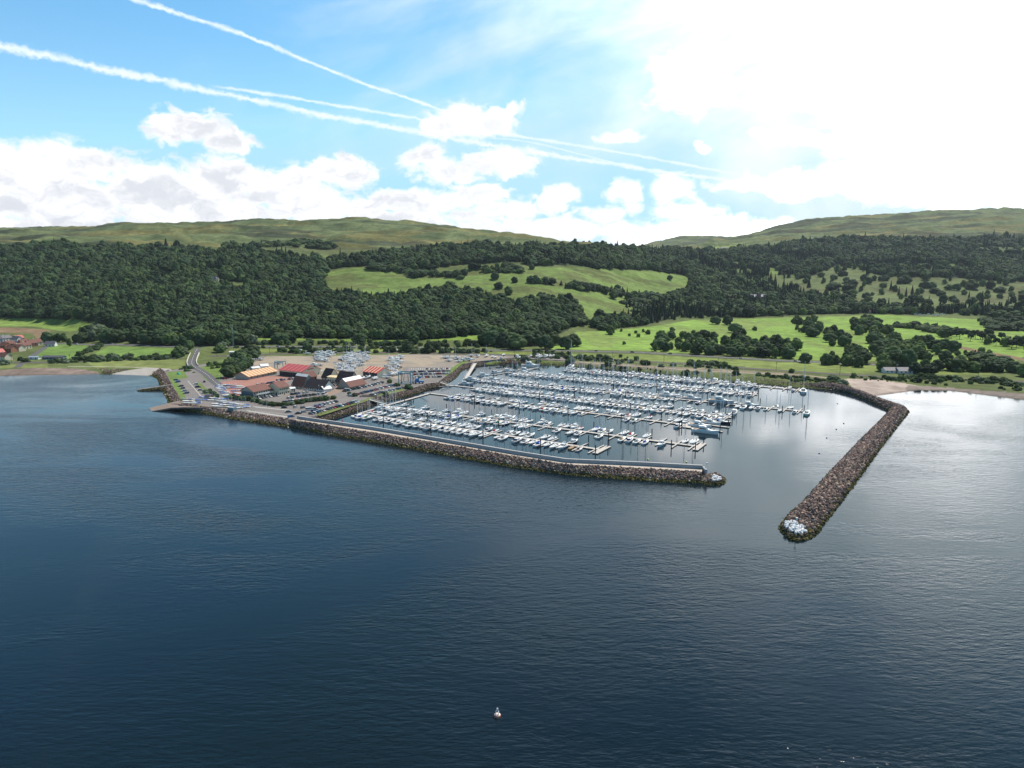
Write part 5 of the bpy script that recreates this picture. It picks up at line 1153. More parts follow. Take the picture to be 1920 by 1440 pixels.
def yard(poly, n, sp_, dirn, where, group, mot=.5, nomast=.0):
    xs = [q[0] for q in poly]; ys = [q[1] for q in poly]; pts = []; t = 0
    while len(pts) < n and t < 8000:
        t += 1; x, y = rs.uniform(min(xs), max(xs)), rs.uniform(min(ys), max(ys))
        if not inpoly(np.array([x]), np.array([y]), poly)[0]: continue
        w = gp(x, y, ZP)
        if all(math.hypot(w[0] - q[2][0], w[1] - q[2][1]) > sp_ for q in pts): pts.append((x, y, w))
    pts.sort(key=lambda q: (q[1] // 6, q[0]))
    for i, (x, y, w) in enumerate(pts):
        k = wpick(MK, rs) if rs.random() < mot else wpick(YK[:4], rs)
        rz = dirn + rs.choice((0, math.pi)) + rs.uniform(-.12, .12)
        ashore('b', k[0], w + (0, 0, .03), rz, rs.uniform(.68, .92), f'{k[1]} ashore, {nth(i + 1)} from the back {where}', group)
yard([(589, 680), (592, 663), (628, 661), (626, 678)], 20, 4.2, R(5), 'of the cluster near the red shed', 'boats stored near the big red shed')
yard([(632, 697), (645, 664), (690, 660), (692, 672), (672, 690), (660, 700)], 62, 3.9, R(10), 'of the mid-yard row', 'boats stored in the middle of the yard')
yard([(724, 706), (728, 672), (752, 670), (750, 706)], 24, 4.0, R(0), 'of the row beside the striped-roof shed', 'boats stored beside the red striped shed')
yard([(680, 712), (682, 708), (706, 710), (705, 714)], 5, 4.2, R(68), 'before the striped shed', 'boats parked before the red striped shed')
yard([(707, 708), (712, 703), (736, 704), (733, 711)], 5, 4.6, R(0), 'by the striped gable', 'boats by the striped shed gable', .8)
yard([(828, 680), (835, 672), (880, 666), (886, 670), (880, 678), (860, 680)], 10, 5.5, R(0), 'near the inlet head', 'boats stored near the inlet head')
yard([(888, 672), (900, 667), (1040, 668), (1040, 672), (930, 673)], 16, 4.5, R(70), 'of the long line behind the inlet', 'boats stored behind the inlet', .6)
for k, (x, y, rz, sc) in enumerate([(488, 676, 5, .8), (566, 663, 0, 1.0), (522, 683, 0, .75), (470, 677, 10, .9), (590, 687, -15, .8), (601, 686, -10, .75), (597, 701, -10, 1.0), (436, 671, -15, .9), (630, 682, 0, .6), (576, 665, 0, .8), (745, 660, 80, .7)]):
    ashore('b', MK[k % 3][0], gp(x, y, ZP) + (0, 0, .03), R(rz), sc, ['white boat alone at the western fence of the yard', 'grey-white boat at the back fence of the yard', 'slim white boat behind the striped shed', 'white boat wrapped behind the copse', 'white cruiser just behind the big red shed gable', 'white yacht standing alone behind the big red shed', 'large white boat between the big red shed and dark roofs',
            'wooden-looking boat beyond the copse by the railway', 'small boat alone on the yard track', 'yellow-trimmed boat at the back fence', 'lone small boat on the empty yard'][k], None)
# dinghy park
def dinghy(tagn, c, L=4.4):
    hm, rr = hullmesh('dinghy_hull_' + tagn, L, L * .38, .45, M_GEL, keel=-.15); m = MB()
    m.loft([[(r[0][0], r[0][1] * .97, r[0][2] + .02), (r[0][0], 0, r[0][2] + .22), (r[-1][0], r[-1][1] * .97, r[-1][2] + .02)] for r in rr[:-1]], 0); cv = m.mesh('dinghy_cover_' + tagn, [CM[c]])
    m = MB(); m.tube((L * .12, 0, .4), (L * .1, 0, 5.6), .04, .03, 4); m.tube((L * .1, 0, .7), (-L * .4, 0, .75), .04, .04, 4); return [('hull', hm), ('cover', cv), ('mast', m.mesh('dinghy_mast_' + tagn, [M_MAST]))]
DK = [(dinghy('w', 'white'), 'white-covered dinghy', 5), (dinghy('b', 'blue'), 'blue-covered dinghy', 4), (dinghy('g', 'grey'), 'grey-covered dinghy', 3), (dinghy('l', 'white', 6), 'long white keelboat', 2), (dinghy('t', 'tan'), 'tan-covered dinghy', 1)]
def dpark(rows, where, group, dirn=R(-5)):
    pts = []
    for (x0, y0, x1, y1, n) in rows: pts += [(x0 + (x1 - x0) * i / max(1, n - 1), y0 + (y1 - y0) * i / max(1, n - 1)) for i in range(n)]
    pts.sort(key=lambda q: q[0])
    for i, (x, y) in enumerate(pts):
        k = wpick(DK, rs); p = gp(x, y, ZP + .35); place('sailing_dinghy', k[0], (p[0], p[1], p[2]), dirn + rs.choice((0, math.pi)) + rs.uniform(-.2, .2), rs.uniform(.9, 1.15), f'{k[1]}, {nth(i + 1)} from road end {where}', 'dinghy', group)
dpark([(407, 725, 424, 743, 8), (412, 723, 430, 741, 8), (424, 742, 446, 746, 6)], 'of the dinghies lining the paved compound edge', 'dinghies along the paved compound edge')
dpark([(424, 722, 450, 724, 6), (431, 727, 452, 727, 6), (438, 733, 455, 732, 5), (441, 737, 456, 739, 4)], 'of the dinghies in mid-compound', 'dinghies in the middle of the compound')
dpark([(346, 748, 372, 750, 5), (348, 752, 372, 754, 5), (347, 755.5, 372, 757, 4)], 'of the boats by the head of the slipway', 'boats by the slipway head')
dpark([(379, 745, 424, 749, 11), (384, 750, 418, 752, 7)], 'of the dinghies in front of the small hut', 'dinghies before the small hut')
dpark([(404, 758, 452, 762, 10), (416, 754, 462, 760, 10), (440, 766, 463, 763, 6), (402, 762, 436, 764, 7)], 'of the white dinghies by the rock slope', 'dinghies beside the rock slope')

# ------------------------------------------------------------------ cars
CARC = {'silver': (.48, .50, .52), 'white': (.75, .75, .75), 'black': (.015, .015, .018), 'red': (.38, .02, .025), 'dark blue': (.02, .04, .13), 'grey': (.14, .15, .17), 'blue': (.04, .14, .38), 'green': (.02, .12, .08), 'yellow': (.65, .48, .03)}
M_TYRE = material('tyre', (.02, .02, .02), rough=.9)
wm_ = MB(); wm_.tube((0, -.1, 0), (0, .1, 0), .32, .32, 10); WHEEL = wm_.mesh('wheel', [M_TYRE])
def carmesh(kind, colname):
    mat = CM.get('car_' + colname) or paint('car_' + colname, CARC[colname], .22); CM['car_' + colname] = mat
    P = {'hatchback': (4.0, 1.72, .78, 1.45, -.36, .16, -.46, .30), 'saloon': (4.5, 1.76, .76, 1.40, -.26, .14, -.36, .27), 'estate': (4.6, 1.8, .82, 1.55, -.42, .15, -.48, .28), 'van': (5.1, 1.95, 1.05, 2.1, -.47, .26, -.49, .36)}[kind]
    L, W, hw, ht, a1, a2, b1, b2 = P; w = W / 2; m = MB()
    pr = [(-.5, .35, .9), (-.495, hw * .95, .94), (b1 + .0, hw, .97), (b2, hw * .98, .98), (.47, hw * .78, .92), (.5, .38, .86)]
    rings = [[(x * L, -w * k, .22), (x * L, -w * k, z), (x * L, w * k, z), (x * L, w * k, .22)] for x, z, k in pr]; m.loft(rings, 0)
    m.add([(a1 * L, -w * .74, ht), (a2 * L, -w * .74, ht), (a2 * L, w * .74, ht), (a1 * L, w * .74, ht), (a1 * L - .02, -w * .76, ht - .06), (a2 * L + .04, -w * .76, ht - .06), (a2 * L + .04, w * .76, ht - .06), (a1 * L - .02, w * .76, ht - .06)], [(0, 1, 2, 3), (0, 4, 5, 1), (1, 5, 6, 2), (2, 6, 7, 3), (3, 7, 4, 0)])
    body = m.mesh('car_body_' + kind, [mat]); m = MB(); z0 = hw * .97
    m.loft([[(b1 * L, -w * .93, z0), (b2 * L, -w * .93, z0), (b2 * L, w * .93, z0), (b1 * L, w * .93, z0)], [(a1 * L, -w * .75, ht - .05), (a2 * L, -w * .75, ht - .05), (a2 * L, w * .75, ht - .05), (a1 * L, w * .75, ht - .05)]], 0)
    return body, m.mesh('car_glass_' + kind, [M_GLASS]), L, W
CK = {(k, c): carmesh(k, c) for k in ('hatchback', 'saloon', 'estate') for c in CARC}; CK[('van', 'white')] = carmesh('van', 'white')
ccount = 0
def car(p, rz, label, group=None, key=None, wheels=True):
    body, glass, L, W = CK[key]; r = thing('parked_car', tuple(p), rz, label, 'van' if key[0] == 'van' else 'car', group); link('body', body, r); link('window', glass, r)
    for sx in (-.31, .31):
        for sy in (-1, 1): o = link('wheel', WHEEL, r); o.location = (sx * L, sy * (W / 2 - .12), .32)
def carkey(r): return (r.choice(('hatchback', 'hatchback', 'saloon', 'estate')), r.choices(list(CARC), [8, 6, 5, 3, 3.5, 6, 1.6, .8, .4])[0])
def carrow(a, b, n, where, group, perp=True, skip=.08, z=ZP + .05, off=0.):
    A, B = gp(*a, z), gp(*b, z); d = math.atan2(B[1] - A[1], B[0] - A[0]); j = 0
    for i in range(n):
        if rs.random() < skip: continue
        j += 1; p = A + (B - A) * i / max(1, n - 1); k = carkey(rs)
        car(p, d + (math.pi / 2 + off if perp else 0) + rs.choice((0, math.pi)) + rs.uniform(-.03, .03), f'{k[1]} {k[0]} car, {nth(j)} from breakwater end {where}', group, k)
carrow((578, 778), (668, 754), 19, 'of the row along the inner quay', 'cars parked along the inner quay', skip=.05)
carrow((593, 762), (630, 754), 6, 'of the short row under the hedge', 'cars parked under the hedge')
carrow((658, 743), (737, 723), 22, 'of the long middle row', 'cars in the long middle row', skip=.1)
carrow((696, 741.5), (754, 728), 14, 'of the row by the quay grass', 'cars parked by the quay grass', skip=.2)
carrow((646, 734), (703, 722), 13, 'of the row before the white-topped roof', 'cars before the white-topped roof', skip=.1)
carrow((700, 722), (720, 717), 5, 'of the row facing the boat hoist', 'cars facing the boat hoist', skip=.1)
carrow((532, 755), (596, 747), 12, 'of the outer office car park row', 'cars in the outer office row', skip=.15)
carrow((541, 747), (604, 739), 12, 'of the middle office car park row', 'cars in the middle office row', skip=.25)
carrow((548, 740), (590, 734), 7, 'of the office row by the tall roof', 'cars in the inner office row', skip=.15)
carrow((486, 748), (527, 741.5), 7, 'of the row under the office balcony', 'cars under the office balcony', skip=.1)
carrow((349, 738), (330, 713), 7, 'of the row beside the grass strip', 'cars beside the grass strip', skip=.05, off=.25)
carrow((376, 732), (367, 721), 3, 'of the short row by the planted bank', 'cars by the planted bank', skip=0)
carrow((521, 714), (549, 711), 5, 'of the row on red paving', 'cars on the red paving by the sheds', skip=.1)
carrow((484, 722), (512, 718), 4, 'of the few cars behind the office', 'cars behind the office', skip=0, perp=False)
carrow((772, 698), (844, 696), 17, 'of the rear visitor car park row', 'cars in the rear visitor row', skip=.2, off=.2)
carrow((772, 703), (840, 701), 17, 'of the middle visitor car park row', 'cars in the middle visitor row', skip=.05, off=.2)
carrow((776, 708.5), (826, 707), 12, 'of the front visitor car park row', 'cars in the front visitor row', skip=.1, off=.2)
carrow((838, 692), (800, 692.5), 5, 'of the sparse row at the yard edge', 'cars at the yard edge', skip=.1, off=.2)
carrow((918, 678.5), (958, 676), 10, 'of the row behind the inlet', 'cars behind the inlet', skip=.1, perp=True, z=3.1)
for k, (x, y, rz, key, lab) in enumerate([(546, 782, 50, ('estate', 'blue'), 'blue estate car parked alone where the parapet wall begins'), (541, 773, 20, ('saloon', 'grey'), 'grey saloon standing alone in the empty outer car park'), (533, 765, 20, ('hatchback', 'black'), 'black car in the outer car park beside the hedge'), (554, 764, 70, ('hatchback', 'silver'), 'silver car facing the hedge in the outer car park'),
        (559, 776, 30, ('saloon', 'black'), 'black saloon near the end of the outer car park'), (569, 773, 25, ('saloon', 'silver'), 'silver saloon near the inner quay row'), (580, 769, 25, ('van', 'white'), 'white van among the cars of the outer car park'), (590, 768, 20, ('estate', 'silver'), 'silver estate in the outer car park beside the white van'), (588, 771.5, 20, ('hatchback', 'dark blue'), 'dark blue car in front of the white van'),
        (568, 765, 60, ('hatchback', 'grey'), 'grey hatchback in the lane under the hedge'), (592, 775, 20, ('saloon', 'black'), 'black saloon at the landward side of the inner quay row'), (609, 740, 75, ('van', 'white'), 'white van on the plaza before the marquee'), (422, 711, 10, ('hatchback', 'red'), 'red car beneath the copse at the paving edge'), (383, 716.5, 120, ('hatchback', 'black'), 'black car driving on the access road bend'),
        (596, 765, 25, ('hatchback', 'red'), 'bright red hatchback behind the quayside row'), (605, 763, 25, ('saloon', 'white'), 'white saloon behind the quayside row beside the red one'), (652, 733, 15, ('van', 'white'), 'white van at the corner of the white-topped building'), (630, 663, 0, ('van', 'white'), 'white van at the back of the yard')]):
    car(gp(x, y, ZP + .05), R(rz), lab, None, key)
rr_ = random.Random(4); nx = 0
for x in (-10, 60, 146, 203, 262, 520, 741, 848, 860, 887, 1005, 1042, 1120, 1183, 1253, 1388, 1491, 1572, 1690, 1860):
    px = np.array([proj(q[0], q[1], q[2])[0] for q in roadL]); j = int(np.argmin(abs(px - x))); j = min(max(j, 1), len(roadL) - 2)
    q = roadL[j]; d = roadL[j + 1] - roadL[j - 1]; s = rr_.choice((-1, 1)); nv_ = roadN[j]; nx += 1; k = carkey(rr_)
    p = np.array([q[0] + nv_[0] * s * 2.6, q[1] + nv_[1] * s * 2.6, 0]); p[2] = tz(p[0:1], p[1:2])[0] + .18
    car(p, math.atan2(d[1], d[0]) + (0 if s < 0 else math.pi), f'{k[1]} {k[0]} car on the main road, {nth(nx)} counted from the village', 'cars driving on the main road', k)

# ------------------------------------------------------------------ buildings
def stripes(name, base, stripe, per, duty, rough=.6):
    m = material(name, base, rough=rough, var=.08, vscale=.5); t = m.node_tree; n = NT(t); b = t.nodes['Principled BSDF']; src = b.inputs['Base Color'].links[0].from_socket
    sp_ = n.node('ShaderNodeSeparateXYZ'); t.links.new(n.node('ShaderNodeTexCoord').outputs['Object'], sp_.inputs[0])
    f = n.m('LESS_THAN', n.m('FRACT', n.m('DIVIDE', sp_.outputs[0], per)), duty); n.put(b.inputs['Base Color'], n.mix(f, src, (*stripe, 1))); return m
M_CREAM = material('cream_wall', (.74, .64, .48), rough=.85, var=.08, vscale=.4); M_WHITEW = material('white_wall', (.72, .71, .68), rough=.85, var=.06, vscale=.5); M_BRICK = material('brick_wall', (.36, .17, .11), rough=.9, var=.2, vscale=1.5)
M_RED = material('red_sheet', (.42, .075, .065), rough=.55, var=.1, vscale=.5); M_DARKR = material('dark_tiles', (.028, .022, .028), rough=.7, var=.25, vscale=.8); M_BROWNR = material('brown_tiles', (.17, .075, .06), rough=.8, var=.2, vscale=.9)
M_STONE = material('stone_wall', (.42, .38, .33), rough=.9, var=.2, vscale=1.); M_DKW = material('dark_cladding', (.05, .045, .045), rough=.8, var=.2); M_SLATE = material('slate', (.10, .10, .12), rough=.6, var=.2, vscale=.8)
M_METW = material('white_sheet_roof', (.82, .82, .80), rough=.25, spec=.7); M_BLUEG = material('blue_glass', (.06, .11, .15), rough=.15, spec=.6); M_DOOR = material('door_paint', (.10, .08, .07), rough=.6)
M_OWS = stripes('orange_striped_sheet', (.50, .25, .12), (.70, .60, .38), 4.3, .24); M_RWS = stripes('red_striped_sheet', (.50, .085, .06), (.80, .66, .48), 3.9, .24); M_RLS = stripes('red_lined_sheet', (.42, .07, .07), (.55, .38, .38), 5.2, .09)
def house(name, label, A, B, depth, eave, ridge, wallm, roofm, z=ZP, over=.5, win=0, winrows=1, door=True, chimney=0, gable_win=0, hip=0., upper=None, cat='building', group=None, base=None):
    """A, B: near long side at ground level; ridge runs along it"""
    if base is not None: a, b = base
    else: a, b = gp(*A, z), gp(*B, z)
    L = math.hypot(*(b - a)[:2]); r = thing(name, tuple(a), math.atan2(b[1] - a[1], b[0] - a[0]), label, cat, group)
    m = MB(); D = depth
    v = [(0, 0, -.8), (L, 0, -.8), (L, D, -.8), (0, D, -.8), (0, 0, eave), (L, 0, eave), (L, D, eave), (0, D, eave), (hip, D / 2, ridge - .15), (L - hip, D / 2, ridge - .15)]
    m.add(v, [(0, 1, 5, 4), (1, 2, 6, 5), (2, 3, 7, 6), (3, 0, 4, 7), (5, 6, 9), (7, 4, 8)]); link('wall', m.mesh('wall', [wallm]), r)
    m = MB(); k = (ridge - eave) / (D / 2); o = over; ze = eave - k * o; t = .22
    def slope(y0, z0, y1, z1, x0, x1, h0, h1, mi=0):
        m.add([(x0, y0, z0), (x1, y0, z0), (x1 - h1, y1, z1), (x0 + h0, y1, z1), (x0, y0, z0 - t), (x1, y0, z0 - t), (x1 - h1, y1, z1 - t), (x0 + h0, y1, z1 - t)], [(0, 1, 2, 3), (7, 6, 5, 4), (0, 4, 5, 1), (1, 5, 6, 2), (3, 7, 4, 0)], mi)
    if upper:     # two-pitch roof: (fraction across, height, material)
        fr, zh = upper[0], upper[1]
        for s in (0, 1):
            y0, y1, y2 = (-o, D / 2 * fr, D / 2) if s == 0 else (D + o, D - D / 2 * fr, D / 2)
            for (ya, za, yb, zb, mi) in ((y0, ze, y1, zh, 0), (y1, zh, y2, ridge, 1)):
                V = [(-o, ya, za), (L + o, ya, za), (L + o, yb, zb), (-o, yb, zb)]; V += [(p[0], p[1], p[2] - t) for p in V]
                m.add(V if s == 0 else V, [(0, 1, 2, 3) if s == 0 else (3, 2, 1, 0), (7, 6, 5, 4), (1, 5, 6, 2), (3, 7, 4, 0), (0, 4, 5, 1)], mi)
        rf = link('roof', m.mesh('roof', [roofm, upper[2]]), r)
    else:
        slope(-o, ze, D / 2, ridge, -o, L + o, hip + (o if hip else 0), hip + (o if hip else 0)); 
        V = [(-o, D + o, ze), (L + o, D + o, ze), (L + o - (hip + o if hip else 0), D / 2, ridge), (-o + (hip + o if hip else 0), D / 2, ridge)]; V += [(p[0], p[1], p[2] - t) for p in V]
        m.add(V, [(3, 2, 1, 0), (4, 5, 6, 7), (0, 1, 5, 4), (2, 6, 5, 1), (0, 4, 7, 3)])
        if hip: m.add([(-o, -o, ze), (-o, D + o, ze), (hip, D / 2, ridge), (L + o, -o, ze), (L + o, D + o, ze), (L - hip, D / 2, ridge)], [(1, 0, 2), (3, 4, 5)])
        rf = link('roof', m.mesh('roof', [roofm]), r)
    for c in range(chimney):
        mm = MB(); cx = L * (.2 + .6 * c / max(1, chimney - 1)) if chimney > 1 else L * .3
        mm.box(cx - .4, cx + .4, D / 2 - .4, D / 2 + .4, ridge - .6, ridge + 1.1); link('chimney', mm.mesh('chimney', [wallm]), rf)
    def opening(nm, x0, x1, z0, z1, mat, side=0):
        mm = MB()
        if side == 0: mm.box(x0, x1, -.06, .02, z0, z1)
        elif side == 1: mm.box(L - .02, L + .06, x0, x1, z0, z1)
        else: mm.box(-.06, .02, x0, x1, z0, z1)
        w = link(nm, mm.mesh(nm, [mat]), r); return w
    for q in range(win):
        for w in range(winrows):
            x = L * (q + .5) / win; zz = 1.0 + w * (eave - .4) / winrows
            if door and q == win // 2 and w == 0: opening('door', x - .5, x + .5, .05, 2.1, M_DOOR)
            else: opening('window', x - .65, x + .65, zz, min(zz + 1.2, eave - .2), M_GLASS)
    for q in range(gable_win):
        for sd in (1, 2): opening('window', D * (q + .5) / gable_win - .5, D * (q + .5) / gable_win + .5, 1, 2.2, M_GLASS, sd)
    return r, L, D
house('boat_shed', 'long low shed with orange and cream striped roof beside the copse', (466, 712), (519, 701), 15, 3.2, 6.4, M_STONE, M_OWS, over=1.2, win=5)
r, L, D = house('boat_shed', 'big workshop with plain red roof and cream gable at the yard edge', (524, 704), (566, 708.5), 23, 5.6, 9.6, M_CREAM, M_RLS, over=.8, gable_win=4, door=False)
m = MB(); m.box(L + .07, L + .15, D * .3, D * .62, 6.2, 7.0); link('sign', m.mesh('sign', [M_REDP]), r)
m = MB(); m.box(.5, L - .5, -.1, .02, .1, 4.0); link('door', m.mesh('door', [M_DKW]), r)
r, L, D = house('boat_shed', 'workshop with red roof crossed by cream stripes, boats in front', (680, 706), (708, 709.5), 17, 5.0, 8.6, M_CREAM, M_RWS, over=.7, door=False)
m = MB(); m.box(.4, L - .4, -.1, .02, .1, 4.4); link('door', m.mesh('door', [M_DKW]), r)
r, L, D = house('office_building', 'two-storey yacht club with brown tiled roof and white balcony', (476, 749), (507, 742.5), 13, 6.0, 9.4, M_STONE, M_BROWNR, win=7, winrows=2, door=True, over=.7)
m = MB(); m.box(2, L - 2, -1.6, -.05, 3.0, 3.2); m.box(2, L - 2, -1.65, -1.58, 3.2, 4.1); link('balcony', m.mesh('balcony', [M_WHITEW]), r)
m = MB(); m.box(-.12, .05, 1, D - 1, .4, 5.6); m.box(-3, -.12, 2, D - 2, .0, 3.6); link('glazed_end', m.mesh('glazed_end', [M_BLUEG]), r)
m = MB(); m.box(2, L, D - 3.4, D - 2.2, 8.0, 8.5); link('skylight', m.mesh('skylight', [M_METW]), r)
house('office_building', 'link block of the yacht club between its two brown roofs', (507.2, 742.3), (514, 740.8), 10, 4.2, 6.2, M_CREAM, M_BROWNR, win=2)
house('office_building', 'cream two-storey block with brown tiled roof beside the yacht club', (524, 742), (542.5, 738), 12, 6.4, 9.8, M_CREAM, M_BROWNR, win=5, winrows=2, over=.6, gable_win=2)
house('kiosk', 'small white flat-looking kiosk beside the cream block', (546, 735), (554, 734), 5, 2.8, 3.4, M_WHITEW, M_METW, win=2)
GL = (.62, 9.6, M_METW)
house('chalet_building', 'tall steep brown-roofed building with a gleaming white crown', (547, 727), (567, 730), 13, 2.6, 11.2, M_STONE, M_BROWNR, upper=(.72, 9.4, M_METW), win=3, over=.5)
house('chalet_building', 'long black-roofed restaurant with terrace and skylights', (572, 731), (606, 734.5), 13, 3.0, 8.4, M_WHITEW, M_DARKR, win=8, over=.9, gable_win=2)
house('chalet_building', 'steep brown-roofed block behind the gleaming roof', (574, 715), (594, 712), 9, 3.6, 7.6, M_BRICK, M_BROWNR, win=4)
house('chalet_building', 'steep black roof with cream gable panel beside the restaurant', (603, 711.5), (617, 713.5), 11, 2.6, 9.6, M_CREAM, M_DARKR, win=3)
house('chalet_building', 'low cream annexe joining two steep black roofs', (614, 715.5), (631, 717.5), 8, 4.4, 5.0, M_CREAM, material('cream_sheet', (.72, .58, .33), rough=.6), win=4)
house('chalet_building', 'large steep black-roofed block behind the white-topped roof', (629, 720), (655, 722), 14, 2.6, 10., M_STONE, M_DARKR, win=5)
house('chalet_building', 'shop building with white upper roof over brown tiles', (656, 729.5), (685, 723), 13, 2.4, 8.2, M_STONE, M_BROWNR, upper=(.55, 5.8, M_METW), win=7, over=1.0)
house('marquee', 'white marquee standing in front of the restaurant gable', (608, 735), (622, 733), 7, 2.4, 4.2, M_WHITEW, M_METW, cat='marquee')
house('white_shed', 'white roofed shelter behind the striped shed', (490, 692), (504, 691), 9, 2.8, 4.4, M_WHITEW, M_METW)
house('white_shed', 'low white covered store behind the striped shed', (474, 695), (488, 693.5), 6, 2.4, 3.4, M_WHITEW, M_METW)
house('container_store', 'blue-grey container on the rock slope by the dinghies', (427, 770.5), (437.5, 771.5), 3.2, 2.5, 2.7, material('blue_container', (.16, .24, .28), rough=.6), material('container_top', (.3, .33, .34)), over=.02, z=ZP - .2)
house('brick_hut', 'small open brick hut behind the slipway boats', (385, 746.5), (394, 747), 4, 2.4, 3.0, M_BRICK, M_SLATE)
house('signal_hut', 'pale blue hut by the railway beyond the copse', (430, 664), (438, 664), 4, 2.6, 3.2, material('pale_blue_wall', (.38, .48, .52)), M_METW, z=3.3)
# terrace windows of light on the restaurant: skylights are separate small panes
vh = random.Random(12); hc_ = 0
VIL = [(2, 668, 'r'), (15, 661, 'b'), (29, 659, 'c'), (40, 656, 'b'), (52, 654, 'c'), (62, 650, 'b'), (71, 648, 'c'), (4, 655, 'b'), (22, 651, 'b'), (48, 648, 'b'), (-12, 662, 'b'), (-25, 655, 'r'), (-30, 670, 'c'), (2, 641, 's'), (14, 640, 's'), (27, 642, 's'), (38, 640, 'r'), (-15, 641, 's'), (3, 676, 'c')]
for k, (x, y, c) in enumerate(VIL):
    p = hit([x], [y])[0]; an = R(vh.choice((-20, 65, -15, 70))); L = vh.uniform(9, 12)
    u = np.array([math.cos(an), math.sin(an), 0]); rm = {'r': M_RED, 'b': M_BROWNR, 'c': M_BROWNR, 's': M_SLATE}[c]; wm2 = {'r': M_BRICK, 'b': M_BRICK, 'c': M_CREAM, 's': M_WHITEW}[c]
    house('house', f'{ {"r": "brick house with red roof", "b": "brick house with brown roof", "c": "cream house with brown roof", "s": "white house with slate roof"}[c]}, {nth(k + 1)} counted through the village from the shore', None, None, 8, 4.6, 8., wm2, rm, win=3, winrows=2, chimney=1, over=.4, cat='house', group='houses of the village', base=(p - u * L / 2, p + u * L / 2))
p = hit([84], [650])[0]; house('house', 'white cottage with dark roof at the village road junction', None, None, 8, 3.4, 6.6, M_WHITEW, M_SLATE, win=3, cat='house', base=(p, p + (11, 2, 0)))
for lab, x, y, L, D, e, rd, wmx, rmx in [('pale blue static caravan at the field edge near the village', 54, 674, 10, 4, 2.6, 3.3, M_WHITEW, material('caravan_blue', (.28, .36, .42))), ('long grey-blue barn at the bottom of the near field', 79, 674, 22, 6, 2.6, 4.0, material('barn_blue', (.13, .18, .22)), M_SLATE), ('dark low shelter by the railway scrub', 134, 673, 9, 3, 2.0, 2.4, M_DKW, M_DKW),
        ('stone mansion standing in the clearing of the hillside wood', 386, 533, 22, 12, 9, 14, M_STONE, M_SLATE), ('turreted brown sandstone castle among the valley trees', 1408, 568, 34, 16, 14, 19, material('sandstone', (.30, .20, .17), rough=.9, var=.2), M_SLATE), ('small white cottage between the valley trees', 1205, 578, 9, 7, 4, 7, M_WHITEW, M_SLATE),
        ('grey stone farmhouse on the bright field under the skyline', 1352, 468, 26, 14, 5, 10, M_STONE, M_SLATE), ('pale bungalow with grey roof beside the shore railway, nearer the harbour', 1660, 700, 16, 9, 2.8, 5.2, M_WHITEW, M_SLATE), ('wide pale bungalow with grey roof beside the shore railway', 1686, 701, 24, 10, 2.8, 5.6, M_WHITEW, M_SLATE),
        ('white house with grey roof above the far fairway', 1622, 584, 14, 9, 5, 8, M_WHITEW, M_SLATE), ('brown-roofed house above the far fairway', 1632, 588, 16, 9, 4, 7, M_CREAM, M_BROWNR), ('white farm building among trees near the right-hand hillside', 1893, 594, 18, 9, 4, 7, M_WHITEW, M_METW), ('white clubhouse under the dark trees by the main road', 962, 647, 16, 9, 3.4, 5.6, M_WHITEW, M_SLATE)]:
    p = hit([x], [y])[0]; house('house' if 'barn' not in lab else 'barn', lab.replace('right-hand ', 'far '), None, None, D, e, rd, wmx, rmx, win=max(2, int(L / 3.5)), winrows=2 if e > 4.5 else 1, chimney=2 if e > 4.5 else 0, cat='barn' if 'barn' in lab else 'castle' if 'castle' in lab else 'house', base=(p, p + (L, 0, 0)))
# castle towers and mansion gables as part of their things
for ob in [o for o in bpy.data.objects if o.get('label', '').startswith(('turreted', 'stone mansion'))]:
    big = ob['label'].startswith('turreted')
    for x in ((2, 18, 32) if big else (3, 19)):
        m = MB(); m.box(x - 3, x + 3, -2, 5, -1, (20 if x == 18 else 17) if big else 11, 0); m.box(x - 3.2, x + 3.2, -2.2, 5.2, (20 if x == 18 else 17) if big else 11, (21.4 if x == 18 else 18.4) if big else 14, 1, 0 if big else 3., 0 if big else 1)
        link('tower' if big else 'gable_bay', m.mesh('tower', [M_STONE if not big else bpy.data.materials['sandstone'], M_SLATE]), ob)
# caravans by the far field
for k, x in enumerate((1716, 1724, 1733, 1741, 1750, 1758, 1765, 1771)):
    p = hit([x], [590 + (k % 3)])[0]; m = MB(); m.box(-2.8, 2.8, -1.1, 1.1, .4, 2.5, 0, .25, .1); b = m.mesh('caravan_body', [M_METW]); m = MB(); m.box(-1.8, 1.8, -1.14, 1.14, 1.3, 1.9); r = thing('caravan', (p[0], p[1], p[2]), R(10 * (k % 4)), f'white caravan parked at the edge of the far field, {nth(k + 1)} from the harbour direction', 'caravan', 'caravans at the far field edge')
    link('body', b, r); link('window', m.mesh('caravan_window', [M_GLASS]), r)

# ------------------------------------------------------------------ hoist, crane, poles, masts, tent, buoys
M_BLUEP = paint('crane_blue', (.10, .27, .33), .5); M_CYB = paint('digger_blue', (.02, .17, .42), .5)
p = gp(748, 722, ZP); r = thing('boat_hoist', tuple(p), R(-4), 'tall pale blue travelling boat hoist frame on four wheels beside the quay', 'boat hoist')
for sy in (0, 9):
    m = MB()
    for x in (0, 10): m.box(x - .35, x + .35, sy - .35, sy + .35, .9, 9.5)
    m.box(-.35, 10.35, sy - .35, sy + .35, 9.5, 10.3); m.box(-.35, 10.35, sy - .3, sy + .3, .9, 1.5); link('side_frame', m.mesh('side_frame', [M_BLUEP]), r)
m = MB(); m.box(-.4, .4, 0, 9, 10.3, 11.2); link('cross_beam', m.mesh('cross_beam', [M_BLUEP]), r)
for x in (0, 10):
    for sy in (0, 9): m = MB(); m.tube((x, sy - .4, .6), (x, sy + .4, .6), .6, .6, 12); link('wheel', m.mesh('hoist_wheel', [M_TYRE]), r)
